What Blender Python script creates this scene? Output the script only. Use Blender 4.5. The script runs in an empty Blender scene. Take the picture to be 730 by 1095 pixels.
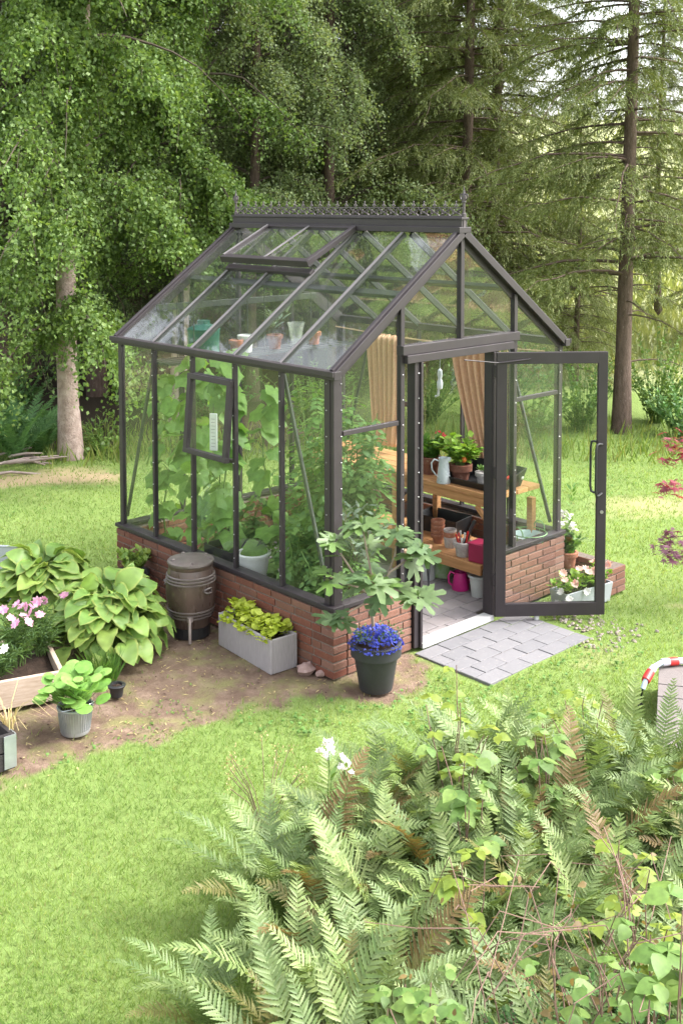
import bpy, math, random
import numpy as np
from mathutils import Matrix, Vector

random.seed(7)
RNG = np.random.default_rng(7)
PI = math.pi
sc = bpy.context.scene
COL = sc.collection

# ------------------------------------------------------------------ camera
C = np.array([-4.4183, -4.8104, 2.8795])
YAW, PITCH, ROLL = .747881417, .063822648, -.001366236
FPX, CX, CY, PW, PH = 1177.5886, 362.1527, 293.1912, 730., 1095.
FWD = np.array([math.sin(YAW)*math.cos(PITCH), math.cos(YAW)*math.cos(PITCH), -math.sin(PITCH)])
_r = np.array([math.cos(YAW), -math.sin(YAW), 0.])
_u = np.cross(_r, FWD)
R2 = math.cos(ROLL)*_r + math.sin(ROLL)*_u
U2 = -math.sin(ROLL)*_r + math.cos(ROLL)*_u


def gp(u, v, z=0., ax=2):
    """point of the place where a sight line of the photograph meets a plane (ground, wall ...)"""
    d = FWD + R2*(u-CX)/FPX - U2*(v-CY)/FPX
    return C + d*((z-C[ax])/d[ax])


def ground_at(u, depth):
    """ground point at a given depth below column u"""
    f = np.array([FWD[0], FWD[1]]); f = f/np.linalg.norm(f)
    r = np.array([_r[0], _r[1]])
    p = C[:2] + f*depth + r*depth*(u-CX)/FPX
    return np.array([p[0], p[1], 0.])


def depth_of(x, y):
    f = np.array([FWD[0], FWD[1]]); f = f/np.linalg.norm(f)
    return (x-C[0])*f[0] + (y-C[1])*f[1]


def lateral_of(x, y):
    return (x-C[0])*_r[0] + (y-C[1])*_r[1]


cam_d = bpy.data.cameras.new("camera")
cam = bpy.data.objects.new("camera", cam_d)
COL.objects.link(cam)
cam.matrix_world = Matrix((
    (R2[0], U2[0], -FWD[0], C[0]), (R2[1], U2[1], -FWD[1], C[1]), (R2[2], U2[2], -FWD[2], C[2]), (0, 0, 0, 1)))
cam_d.sensor_fit = 'VERTICAL'
cam_d.sensor_height = 36.
cam_d.lens = FPX/PH*36.
cam_d.shift_x = (PW/2-CX)/PH
cam_d.shift_y = -(PH/2-CY)/PH
cam_d.clip_end = 2000.
cam_d.clip_start = .05
sc.camera = cam

# ------------------------------------------------------------------ materials
class NT:
    def __init__(s, name):
        s.m = bpy.data.materials.new(name); s.m.use_nodes = True
        s.t = s.m.node_tree; s.n = s.t.nodes; s.n.clear()
        s.out = s.new('ShaderNodeOutputMaterial')
    def new(s, typ, **kw):
        n = s.n.new(typ)
        for k, v in kw.items():
            if k.startswith('i_'):
                n.inputs[k[2:].replace('_', ' ')].default_value = v
            else:
                setattr(n, k, v)
        return n
    def link(s, a, b): s.t.links.new(a, b)
    def ramp(s, src, stops, interp='LINEAR'):
        r = s.new('ShaderNodeValToRGB'); e = r.color_ramp.elements; r.color_ramp.interpolation = interp
        while len(e) < len(stops): e.new(.5)
        for i, (p, c) in enumerate(stops):
            e[i].position = p; e[i].color = (c[0], c[1], c[2], 1)
        s.link(src, r.inputs[0]); return r.outputs[0]
    def noise(s, scale, detail=4, rough=.55, coord=None, dist=0.):
        n = s.new('ShaderNodeTexNoise'); n.inputs['Scale'].default_value = scale
        n.inputs['Detail'].default_value = detail; n.inputs['Roughness'].default_value = rough
        n.inputs['Distortion'].default_value = dist
        if coord is not None: s.link(coord, n.inputs['Vector'])
        return n.outputs['Fac']
    def coord(s, scale=None):
        c = s.new('ShaderNodeTexCoord').outputs['Object']
        if scale:
            mp = s.new('ShaderNodeMapping'); mp.inputs['Scale'].default_value = scale
            s.link(c, mp.inputs[0]); c = mp.outputs[0]
        return c
    def mix(s, fac, a, b, typ='MIX'):
        m = s.new('ShaderNodeMix', data_type='RGBA', blend_type=typ)
        if isinstance(fac, (int, float)): m.inputs[0].default_value = fac
        else: s.link(fac, m.inputs[0])
        for i, x in ((6, a), (7, b)):
            if isinstance(x, (tuple, list)): m.inputs[i].default_value = (x[0], x[1], x[2], 1)
            else: s.link(x, m.inputs[i])
        return m.outputs[2]
    def bump(s, h, strength=.3, dist=.01):
        b = s.new('ShaderNodeBump'); b.inputs['Strength'].default_value = strength; b.inputs['Distance'].default_value = dist
        s.link(h, b.inputs['Height']); return b.outputs[0]
    def island(s): return s.new('ShaderNodeNewGeometry').outputs['Random Per Island']


def mul(c, k): return tuple(x*k for x in c)


def surf(name, col, col2=None, rough=.6, metal=0., spec=.5, nscale=9., bump=.15, bdist=.004, stretch=None, island=None, wear=None, coat=0.):
    """painted metal, clay, wood ... : two tones broken up by noise, optional per-piece tones (island) and worn tone"""
    t = NT(name)
    co = t.coord(stretch)
    nz = t.noise(nscale, 6, .6, co)
    c2 = col2 or mul(col, .72)
    c = t.ramp(nz, [(.3, c2), (.68, col)])
    if island:
        ci = t.ramp(t.island(), [(i/(len(island)-1), k) for i, k in enumerate(island)])
        c = t.mix(.75, c, ci)
    if wear:
        nw = t.noise(nscale*2.7, 8, .7, co)
        w = t.ramp(nw, [(.58, (0, 0, 0)), (.7, (1, 1, 1))])
        c = t.mix(w, c, wear)
    p = t.new('ShaderNodeBsdfPrincipled')
    t.link(c, p.inputs['Base Color'])
    rr = t.new('ShaderNodeMapRange'); t.link(t.noise(nscale*1.7, 4, .5, co), rr.inputs[0])
    rr.inputs[3].default_value = max(.05, rough-.12); rr.inputs[4].default_value = min(1, rough+.12)
    t.link(rr.outputs[0], p.inputs['Roughness'])
    p.inputs['Metallic'].default_value = metal
    p.inputs['Specular IOR Level'].default_value = spec
    p.inputs['Coat Weight'].default_value = coat
    if bump:
        t.link(t.bump(t.noise(nscale*4, 6, .65, co), bump, bdist), p.inputs['Normal'])
    t.link(p.outputs[0], t.out.inputs[0])
    return t.m


def leafmat(name, cols, trans=.35, rough=.5, spec=.35, nscale=30., tcol=None, obj=0., patch=0.):
    """leaf tissue: every leaf its own tone, light let through"""
    t = NT(name)
    c = t.ramp(t.island(), [(i/max(1, len(cols)-1), k) for i, k in enumerate(cols)])
    n = t.noise(nscale, 3, .5, t.coord())
    v = t.ramp(n, [(.3, (.8, .8, .8)), (.7, (1.15, 1.15, 1.1))])
    c = t.mix(1., c, v, 'MULTIPLY')
    if obj:
        ob = t.ramp(t.new('ShaderNodeObjectInfo').outputs['Random'], [(0, (1-obj, 1-obj*.8, 1-obj)), (.5, (1, 1, 1)), (1, (1+obj*.9, 1+obj*.6, 1+obj*.2))])
        c = t.mix(1., c, ob, 'MULTIPLY')
    if patch:
        co = t.coord()
        c = t.mix(1., c, t.ramp(t.noise(.9, 5, .6, co), [(.36, (1-patch, 1-patch*.7, 1-patch*.5)), (.62, (1+patch*.5, 1+patch*.35, 1+patch*.6))]), 'MULTIPLY')
        c = t.mix(t.ramp(t.noise(3.3, 6, .7, co), [(.6, (0, 0, 0)), (.74, (.55, .55, .55))]), c, (.40, .34, .17))
    p = t.new('ShaderNodeBsdfPrincipled'); t.link(c, p.inputs['Base Color'])
    p.inputs['Roughness'].default_value = rough; p.inputs['Specular IOR Level'].default_value = spec
    tr = t.new('ShaderNodeBsdfTranslucent')
    ct = t.mix(1., c, tcol or (1.15, 1.1, .55), 'MULTIPLY'); t.link(ct, tr.inputs[0])
    mx = t.new('ShaderNodeMixShader'); mx.inputs[0].default_value = trans
    t.link(p.outputs[0], mx.inputs[1]); t.link(tr.outputs[0], mx.inputs[2])
    t.link(mx.outputs[0], t.out.inputs[0])
    return t.m


def glassmat(name, dust=.05, refl=.7, tint=(.972, .986, .977)):
    t = NT(name)
    fr = t.new('ShaderNodeFresnel'); bf = t.new('ShaderNodeMapRange')
    t.link(t.new('ShaderNodeNewGeometry').outputs['Backfacing'], bf.inputs[0]); bf.inputs[3].default_value = 1.45; bf.inputs[4].default_value = 1/1.45
    t.link(bf.outputs[0], fr.inputs[0])
    tr = t.new('ShaderNodeBsdfTransparent'); tr.inputs[0].default_value = (*tint, 1)
    gl = t.new('ShaderNodeBsdfGlossy'); gl.inputs['Roughness'].default_value = .03; gl.inputs[0].default_value = (.95, .95, .95, 1)
    wob = t.bump(t.noise(2.2, 2, .5, t.coord()), .05, .02)
    t.link(wob, gl.inputs['Normal'])
    fm = t.new('ShaderNodeMath', operation='MULTIPLY'); t.link(fr.outputs[0], fm.inputs[0]); fm.inputs[1].default_value = refl
    m1 = t.new('ShaderNodeMixShader'); t.link(fm.outputs[0], m1.inputs[0])
    t.link(tr.outputs[0], m1.inputs[1]); t.link(gl.outputs[0], m1.inputs[2])
    df = t.new('ShaderNodeBsdfDiffuse'); df.inputs[0].default_value = (.62, .65, .6, 1)
    dn = t.ramp(t.noise(1.6, 3, .5, t.coord()), [(.35, (dust*.5, dust*.5, dust*.5)), (.8, (dust*2, dust*2, dust*2))])
    m2 = t.new('ShaderNodeMixShader'); t.link(dn, m2.inputs[0])
    t.link(m1.outputs[0], m2.inputs[1]); t.link(df.outputs[0], m2.inputs[2])
    t.link(m2.outputs[0], t.out.inputs[0])
    return t.m


M = {}
M['frame'] = surf('brown_aluminium', (.033, .0255, .029), (.025, .0195, .0225), .5, 0, .4, 6, .03, .001)
M['frame_in'] = surf('grey_green_aluminium', (.036, .04, .036), (.028, .031, .028), .5, 0, .35, 6, .03, .001)
M['cresting'] = surf('highlit_cresting', (.085, .068, .075), (.05, .04, .045), .45, .1, .5, 30, .05, .001)  # lighter than the frame: the pale highlight is put into the colour
M['bar'] = surf('bare_glazing_bar', (.17, .155, .16), (.12, .11, .115), .4, .2, .5, 6, .03, .001)
M['glass'] = glassmat('greenhouse_glass', .005)
M['roofglass'] = glassmat('roof_glass', .012, 1.1)
M['brick'] = surf('old_red_brick', (.2, .072, .042), (.11, .042, .032), .85, 0, .25, 30, .6, .006,
                  island=[(.085, .036, .026), (.17, .062, .04), (.145, .05, .034), (.2, .085, .055), (.12, .05, .035), (.18, .1, .072), (.15, .06, .04)], wear=(.19, .14, .11))
M['bricklit'] = surf('pale_lit_brick', (.24, .12, .09), (.16, .07, .055), .88, 0, .25, 30, .6, .006,  # the brick again, paler: the light on the gable is put into the colour
                     island=[(.15, .07, .048), (.21, .105, .075), (.18, .09, .065), (.25, .15, .115), (.17, .085, .065), (.13, .065, .048)], wear=(.27, .22, .18))
M['mortar'] = surf('lime_mortar', (.2, .16, .135), (.13, .1, .085), .95, 0, .2, 40, .5, .004)
M['paver'] = surf('pinkish_concrete_paver', (.42, .38, .38), (.3, .27, .27), .9, 0, .25, 16, .4, .003,
                  island=[(.22, .19, .19), (.27, .235, .235), (.19, .17, .175), (.24, .21, .205), (.28, .25, .25)], wear=(.22, .19, .17))
M['slab'] = surf('grey_slab', (.2, .195, .205), (.14, .135, .145), .9, 0, .25, 14, .4, .003,
                 island=[(.16, .155, .165), (.185, .178, .185), (.15, .147, .156), (.17, .165, .172), (.195, .187, .195)], wear=(.28, .25, .23))
M['joint'] = surf('joint_sand', (.2, .17, .15), (.13, .11, .1), .95, 0, .2, 40, .5, .004)
M['white'] = surf('white_paint', (.55, .54, .53), (.45, .44, .43), .5, 0, .4, 7, .05, .002)
M['plasticwhite'] = surf('white_plastic', (.62, .63, .62), (.52, .53, .51), .4, 0, .5, 8, .03, .002)
M['blackplastic'] = surf('black_plastic', (.022, .022, .024), (.013, .013, .014), .4, 0, .5, 8, .05, .002)
M['blackpot'] = surf('black_ribbed_pot', (.03, .03, .034), (.018, .018, .02), .55, 0, .5, 9, .1, .003)
M['terra'] = surf('terracotta', (.36, .15, .09), (.25, .1, .06), .85, 0, .25, 14, .25, .004, wear=(.5, .36, .28))
M['terra_dark'] = surf('dark_terracotta', (.21, .085, .055), (.13, .055, .04), .85, 0, .25, 14, .25, .004, wear=(.3, .2, .15))
M['wood'] = surf('oiled_pine', (.52, .27, .12), (.36, .17, .07), .55, 0, .4, 5, .2, .003, stretch=(12, 1, 12))
M['woodpale'] = surf('weathered_board', (.50, .40, .32), (.36, .27, .2), .85, 0, .25, 5, .35, .004, stretch=(2, 2, 14), wear=(.3, .23, .17))
M['deck'] = surf('silvered_plank', (.2, .175, .165), (.11, .09, .085), .9, 0, .2, 6, .5, .005, stretch=(1.5, 16, 6),
                 island=[(.15, .132, .126), (.178, .157, .15), (.13, .114, .11)], wear=(.06, .046, .042))
M['crate'] = surf('dark_stained_plank', (.035, .03, .03), (.02, .018, .018), .8, 0, .3, 6, .3, .004, stretch=(2, 2, 12))
M['galv'] = surf('galvanised_zinc', (.52, .55, .58), (.36, .39, .42), .42, .75, .5, 9, .06, .002)
M['zincpale'] = surf('pale_zinc', (.42, .44, .48), (.34, .36, .39), .55, .25, .5, 4, .04, .002)
M['planter'] = surf('grey_stone_planter', (.34, .31, .318), (.27, .247, .255), .8, 0, .3, 26, .3, .003, stretch=(6, 6, .7))
M['barrel'] = surf('glazed_brown_clay', (.10, .066, .054), (.055, .037, .031), .3, .1, .6, 7, .12, .004, stretch=(2, 2, .6), wear=(.14, .1, .085))
M['barrelhoop'] = surf('worn_hoop_glaze', (.17, .14, .13), (.09, .07, .065), .35, .2, .6, 8, .1, .003)
M['steelpole'] = surf('weathered_steel', (.42, .36, .34), (.28, .22, .2), .5, .5, .5, 8, .1, .002)
M['soil'] = surf('potting_soil', (.055, .035, .025), (.025, .017, .012), .95, 0, .2, 40, .9, .012)
M['crumb'] = surf('dry_earth', (.19, .13, .1), (.12, .08, .06), .95, 0, .2, 40, .5, .004, wear=(.3, .24, .2))
M['burlap'] = surf('tan_burlap', (.60, .37, .245), (.5, .3, .19), .9, 0, .2, 60, .35, .002)
M['rope'] = surf('jute_rope', (.5, .36, .22), (.38, .26, .15), .9, 0, .2, 30, .3, .002)
M['pink'] = surf('magenta_plastic', (.62, .03, .24), (.5, .02, .18), .35, 0, .5, 6, .03, .001)
M['crimson'] = surf('crimson_box', (.33, .018, .075), (.25, .012, .05), .45, 0, .5, 6, .05, .001)
M['enamel'] = surf('pale_enamel', (.5, .54, .57), (.4, .44, .47), .3, .1, .6, 6, .04, .001)
M['patterned'] = surf('grey_crackled_pot', (.48, .45, .43), (.33, .28, .27), .6, 0, .4, 50, .2, .003)
M['greenplastic'] = surf('dark_green_plastic', (.018, .12, .09), (.012, .085, .065), .4, 0, .5, 6, .04, .001)
M['greenbag'] = surf('green_bag_film', (.2, .5, .06), (.6, .65, .55), .35, 0, .5, 12, .3, .01)
M['greenwire'] = surf('green_wire', (.16, .30, .12), (.12, .24, .09), .45, 0, .5, 8, .03, .001)
M['paletub'] = surf('pale_blue_enamel_tub', (.55, .66, .66), (.45, .56, .56), .4, 0, .5, 6, .04, .001)
M['red'] = surf('red_plastic', (.6, .035, .03), (.5, .02, .02), .4, 0, .5, 8, .03, .001)
M['orange'] = surf('orange_fruit', (.75, .22, .03), (.6, .15, .02), .4, 0, .5, 8, .03, .001)
M['hosegrey'] = surf('grey_blue_hose', (.36, .44, .5), (.3, .37, .42), .45, 0, .5, 8, .05, .001)
M['hosewhite'] = surf('grey_hose_sleeve', (.58, .58, .62), (.48, .48, .52), .5, 0, .5, 8, .05, .001)
M['steel'] = surf('brushed_steel', (.5, .5, .5), (.4, .4, .4), .3, .9, .5, 8, .03, .001)
M['stone'] = surf('pinkish_rubble', (.42, .29, .26), (.3, .2, .18), .9, 0, .2, 20, .6, .006, wear=(.5, .42, .4))
M['pebble'] = surf('pale_gravel', (.26, .23, .2), (.18, .15, .13), .9, 0, .2, 40, .4, .003, island=[(.16, .13, .11), (.28, .25, .22), (.22, .17, .14), (.33, .3, .27)])
M['birchbark'] = surf('birch_bark', (.44, .35, .315), (.25, .18, .155), .9, 0, .2, 6, .9, .02, stretch=(2.4, 2.4, 2.0), wear=(.10, .07, .06))
M['bark'] = surf('spruce_bark', (.15, .105, .085), (.075, .052, .042), .95, 0, .2, 9, .9, .02, stretch=(3, 3, .8), wear=(.24, .2, .18))
M['twig'] = surf('grey_twig', (.09, .07, .055), (.05, .04, .03), .9, 0, .2, 10, .3, .004)
M['drystem'] = surf('dry_cane', (.22, .14, .11), (.14, .085, .07), .85, 0, .2, 20, .3, .002)
M['deadwood'] = surf('bleached_dead_branch', (.36, .3, .27), (.22, .17, .15), .9, 0, .2, 14, .5, .005)
M['greenstem'] = surf('green_stem', (.12, .2, .05), (.09, .15, .04), .6, 0, .3, 20, .1, .001)
M['figstem'] = surf('fig_stem', (.3, .24, .19), (.2, .15, .12), .85, 0, .2, 20, .4, .002)

M['birchleaf'] = leafmat('birch_leaf', [(0.081, 0.138, 0.037), (0.138, 0.218, 0.057), (0.201, 0.287, 0.086), (0.138, 0.230, 0.063), (0.103, 0.172, 0.046)], .4)
M['lacyleaf'] = leafmat('lacy_birch_leaf', [(0.165, 0.226, 0.099), (0.226, 0.286, 0.138), (0.275, 0.336, 0.165), (0.187, 0.259, 0.116)], .4)
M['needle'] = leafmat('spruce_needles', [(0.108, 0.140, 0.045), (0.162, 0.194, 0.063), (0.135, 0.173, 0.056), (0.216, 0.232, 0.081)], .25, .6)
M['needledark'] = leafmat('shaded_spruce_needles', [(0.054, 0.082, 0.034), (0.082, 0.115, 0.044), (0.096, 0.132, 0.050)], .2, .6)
M['fern'] = leafmat('fern_frond', [(.125, .195, .062), (.175, .245, .09), (.22, .285, .12), (.15, .225, .075)], .35, .5, .4, obj=.25)
M['fernyellow'] = leafmat('yellowing_frond', [(.17, .17, .055), (.2, .19, .07), (.16, .15, .055)], .4)
M['ferndry'] = leafmat('rusty_frond', [(.17, .12, .05), (.2, .14, .055), (.15, .1, .04)], .35)
M['fernforest'] = leafmat('forest_fern', [(0.072, 0.168, 0.056), (0.104, 0.224, 0.072), (0.136, 0.256, 0.088)], .35)
M['bramble'] = leafmat('bramble_leaf', [(.10, .185, .045), (.13, .23, .055), (.18, .27, .065), (.085, .15, .045)], .35, nscale=60)
M['brambleyellow'] = leafmat('young_yellow_leaf', [(.2, .28, .045), (.26, .32, .05), (.17, .26, .045)], .45)
M['hosta'] = leafmat('hosta_leaf', [(0.157, 0.280, 0.067), (0.213, 0.347, 0.084), (0.269, 0.403, 0.101), (0.185, 0.314, 0.078), (0.302, 0.414, 0.101)], .35, .42, .4, 14)
M['hostaedge'] = leafmat('hosta_margin', [(.24, .33, .08), (.3, .38, .10), (.33, .4, .11)], .4, .45, .4, 14)
M['cucumber'] = leafmat('cucumber_leaf', [(.10, .21, .045), (.14, .27, .055), (.18, .32, .07), (.12, .24, .06)], .45)
M['tomato'] = leafmat('tomato_leaf', [(.09, .19, .06), (.125, .235, .065), (.17, .285, .075), (.10, .2, .075)], .4)
M['greyleaf'] = leafmat('grey_leaf', [(.16, .22, .17), (.22, .28, .22), (.27, .33, .27)], .25)
M['fig'] = leafmat('fig_leaf', [(0.074, 0.130, 0.054), (0.102, 0.163, 0.068), (0.136, 0.197, 0.089), (0.116, 0.204, 0.048)], .3, .45, .4)
M['lettuce'] = leafmat('lettuce_leaf', [(.36, .46, .045), (.44, .52, .06), (.5, .57, .1)], .45)
M['nast'] = leafmat('nasturtium_leaf', [(.16, .33, .07), (.21, .39, .09), (.25, .43, .11)], .4)
M['potleaf'] = leafmat('geranium_leaf', [(.07, .17, .03), (.11, .23, .04), (.16, .29, .05)], .4)
M['pepperleaf'] = leafmat('pepper_leaf', [(.13, .26, .03), (.19, .33, .04), (.25, .38, .06)], .4)
M['variegated'] = leafmat('variegated_leaf', [(.12, .25, .04), (.3, .38, .1), (.2, .33, .06)], .4)
M['feather'] = leafmat('feathery_leaf', [(.09, .17, .05), (.13, .22, .07), (.11, .2, .09)], .4)
M['strawleaf'] = leafmat('dry_grass_blade', [(.42, .34, .17), (.5, .42, .22), (.36, .27, .13)], .3)
M['maple'] = leafmat('red_maple_leaf', [(.25, .035, .06), (.36, .07, .1), (.3, .1, .13)], .4, tcol=(1.2, .7, .7))
M['mapledark'] = leafmat('dusky_maple_leaf', [(.2, .08, .13), (.24, .12, .17), (.17, .06, .1)], .35, tcol=(1.2, .7, .7))
M['lobelia'] = leafmat('lobelia_petal', [(.06, .08, .5), (.09, .12, .6), (.16, .18, .6)], .3, tcol=(.8, .8, 1.2))
M['pinkpetal'] = leafmat('pink_petal', [(.7, .34, .5), (.78, .5, .62), (.66, .26, .46)], .4, tcol=(1.1, .9, 1.))
M['whitepetal'] = leafmat('white_petal', [(.8, .78, .78), (.84, .82, .8), (.82, .74, .75)], .4, tcol=(1, 1, 1))
M['peachpetal'] = leafmat('peach_petal', [(.8, .48, .4), (.84, .66, .58), (.8, .36, .34)], .4, tcol=(1.1, .95, .9))
M['redpetal'] = leafmat('red_petal', [(.65, .03, .06), (.72, .08, .12)], .35, tcol=(1.2, .7, .7))
M['lawnblade'] = leafmat('lawn_blade', [(.175, .28, .075), (.235, .34, .095), (.295, .39, .125), (.215, .33, .09), (.36, .385, .18), (.185, .305, .085)], .45, .6, .25, patch=.22)
M['clover'] = leafmat('clover_leaf', [(.12, .24, .06), (.16, .29, .08), (.14, .26, .07)], .35)
M['wildblade'] = leafmat('wild_grass_blade', [(.10, .17, .04), (.14, .22, .05), (.2, .27, .06), (.24, .25, .09), (.12, .19, .05)], .4, .6, .25)
M['meadowblade'] = leafmat('meadow_blade', [(.31, .35, .16), (.36, .39, .2), (.27, .33, .13)], .4, .7, .2)


# ------------------------------------------------------------------ mesh helpers
def nrm(a): 
    a = np.asarray(a, float); return a/np.maximum(np.linalg.norm(a, axis=-1, keepdims=True), 1e-9)


def link(name, me, mats, parent=None, loc=None):
    for m in (mats if isinstance(mats, (list, tuple)) else [mats]): me.materials.append(m)
    o = bpy.data.objects.new(name, me); COL.objects.link(o)
    if parent is not None: o.parent = parent
    if loc is not None: o.location = loc
    return o


class MB:
    """hard shapes collected into one mesh"""
    def __init__(s): s.v = []; s.f = []
    def add(s, vs, fs):
        b = len(s.v); s.v += [tuple(map(float, p)) for p in vs]; s.f += [tuple(i+b for i in f) for f in fs]; return s
    def box(s, c, d, rz=0., tilt=None):
        x, y, z = d[0]/2, d[1]/2, d[2]/2
        P = np.array([(-x, -y, -z), (x, -y, -z), (x, y, -z), (-x, y, -z), (-x, -y, z), (x, -y, z), (x, y, z), (-x, y, z)])
        if tilt is not None: P = P @ np.array(tilt).T
        if rz:
            ca, sa = math.cos(rz), math.sin(rz)
            P = np.stack([P[:, 0]*ca-P[:, 1]*sa, P[:, 0]*sa+P[:, 1]*ca, P[:, 2]], 1)
        return s.add(P+np.array(c), [(3, 2, 1, 0), (4, 5, 6, 7), (0, 1, 5, 4), (1, 2, 6, 5), (2, 3, 7, 6), (3, 0, 4, 7)])
    def bar(s, a, b, w, h, up=(0, 0, 1), off=0.):
        """rectangular bar from a to b, w across, h along up"""
        a, b = np.array(a, float), np.array(b, float); d = nrm(b-a); up = np.array(up, float)
        if abs(d@nrm(up)) > .98: up = np.array((0, 1., 0))
        x = nrm(np.cross(d, up)); u = np.cross(x, d)
        a = a+u*off; b = b+u*off
        q = [(-1, -1), (1, -1), (1, 1), (-1, 1)]
        P = [a+x*w/2*i+u*h/2*j for i, j in q]+[b+x*w/2*i+u*h/2*j for i, j in q]
        return s.add(P, [(0, 1, 2, 3), (7, 6, 5, 4), (0, 4, 5, 1), (1, 5, 6, 2), (2, 6, 7, 3), (3, 7, 4, 0)])
    def lathe(s, prof, n=24, c=(0, 0, 0), wob=0.):
        b = len(s.v)
        for i, (r, z) in enumerate(prof):
            for k in range(n):
                a = 2*PI*k/n; rr = r*(1+wob*math.sin(3*a+i))
                s.v.append((c[0]+rr*math.cos(a), c[1]+rr*math.sin(a), c[2]+z))
        for i in range(len(prof)-1):
            for k in range(n):
                k2 = (k+1) % n
                s.f.append((b+i*n+k, b+i*n+k2, b+(i+1)*n+k2, b+(i+1)*n+k))
        if prof[0][0] > 1e-4: s.f.append(tuple(b+k for k in reversed(range(n))))
        if prof[-1][0] > 1e-4: s.f.append(tuple(b+(len(prof)-1)*n+k for k in range(n)))
        return s
    def tube(s, pts, r, n=6, cap=True):
        pts = np.array(pts, float); m = len(pts)
        rad = np.full(m, r) if np.isscalar(r) else np.array(r, float)
        d = nrm(np.gradient(pts, axis=0)); ref = np.array((0, 0, 1.)) if abs(d[0][2]) < .9 else np.array((1., 0, 0))
        b = len(s.v); x = nrm(np.cross(d[0], ref))
        for i in range(m):
            x = nrm(x-d[i]*(x@d[i])); y = np.cross(d[i], x)
            for k in range(n):
                a = 2*PI*k/n; s.v.append(tuple(pts[i]+rad[i]*(x*math.cos(a)+y*math.sin(a))))
        for i in range(m-1):
            for k in range(n):
                k2 = (k+1) % n
                s.f.append((b+i*n+k, b+i*n+k2, b+(i+1)*n+k2, b+(i+1)*n+k))
        if cap:
            s.f.append(tuple(b+k for k in reversed(range(n)))); s.f.append(tuple(b+(m-1)*n+k for k in range(n)))
        return s
    def ball(s, c, r, n=10, sq=(1, 1, 1)):
        prof = [(max(1e-5, math.sin(PI*i/6)), -math.cos(PI*i/6)) for i in range(7)]
        b = len(s.v); s.lathe(prof, n)
        for i in range(b, len(s.v)):
            p = s.v[i]; s.v[i] = tuple(c[k]+p[k]*r*sq[k] for k in range(3))
        return s
    def rock(s, c, r, seed, sq=(1, 1, .6)):
        rr = random.Random(seed); b = len(s.v); s.ball((0, 0, 0), 1, 8)
        for i in range(b, len(s.v)):
            p = s.v[i]; k = rr.uniform(.75, 1.2)
            s.v[i] = tuple(c[j]+p[j]*r*sq[j]*k for j in range(3))
        return s
    def build(s, name, mat, parent=None, smooth=None, bevel=0., loc=None):
        me = bpy.data.meshes.new(name); me.from_pydata(s.v, [], s.f); me.update()
        if smooth is not None:
            me.polygons.foreach_set('use_smooth', [True]*len(me.polygons)); me.set_sharp_from_angle(angle=math.radians(smooth))
        o = link(name, me, mat, parent, loc)
        if bevel:
            m = o.modifiers.new('edge', 'BEVEL'); m.width = bevel; m.segments = 2; m.limit_method = 'ANGLE'; m.angle_limit = math.radians(40)
        return o


class Fol:
    """many small leaf faces collected into one mesh"""
    def __init__(s): s.V = []; s.T = []; s.TM = []; s.n = 0
    def scatter(s, tmpl, pos, d, n, scale, wscale=None, mat=0):
        tv, tf, tm = tmpl
        pos = np.asarray(pos, float).reshape(-1, 3); N = len(pos)
        if N == 0: return s
        d = nrm(np.broadcast_to(d, (N, 3))); n = np.broadcast_to(n, (N, 3)).astype(float)
        x = nrm(np.cross(d, n)); z = np.cross(x, d)
        sc_ = np.broadcast_to(np.asarray(scale, float), (N,))
        ws = sc_ if wscale is None else np.broadcast_to(np.asarray(wscale, float), (N,))
        v = (pos[:, None, :] + (x*ws[:, None])[:, None, :]*tv[None, :, 0:1] + (d*sc_[:, None])[:, None, :]*tv[None, :, 1:2]
             + (z*sc_[:, None])[:, None, :]*tv[None, :, 2:3])
        k = len(tv)
        s.V.append(v.reshape(-1, 3))
        f = (tf[None]+(np.arange(N)*k)[:, None, None]+s.n).reshape(-1, 3)
        s.T.append(f); s.TM.append(np.tile(tm+mat, N)); s.n += N*k
        return s
    def raw(s, v, f, mat=0):
        s.V.append(np.asarray(v, float)); s.T.append(np.asarray(f, int)+s.n); s.TM.append(np.full(len(f), mat)); s.n += len(v); return s
    def arrays(s): return np.concatenate(s.V), np.concatenate(s.T), np.concatenate(s.TM)
    def mesh(s, name, smooth=False):
        v, t, m = s.arrays()
        me = bpy.data.meshes.new(name)
        me.vertices.add(len(v)); me.vertices.foreach_set('co', v.astype(np.float32).ravel())
        me.loops.add(len(t)*3); me.loops.foreach_set('vertex_index', t.astype(np.int32).ravel())
        me.polygons.add(len(t)); me.polygons.foreach_set('loop_start', np.arange(0, len(t)*3, 3, dtype=np.int32))
        me.polygons.foreach_set('material_index', m.astype(np.int32))
        if smooth: me.polygons.foreach_set('use_smooth', np.ones(len(t), dtype=bool))
        me.update(calc_edges=True); me.validate()
        return me
    def build(s, name, mats, parent=None, loc=None, smooth=False):
        return link(name, s.mesh(name, smooth), mats, parent, loc)


def T(v, f, m=None):
    f = np.array(f, int); return (np.array(v, float), f, np.zeros(len(f), int) if m is None else np.array(m, int))


def t_diamond(w=.55, fold=.08, droop=.05):
    return T([(0, 0, 0), (w/2, .45, fold), (0, 1, -droop), (-w/2, .45, fold), ], [(0, 1, 2), (0, 2, 3)])


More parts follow.
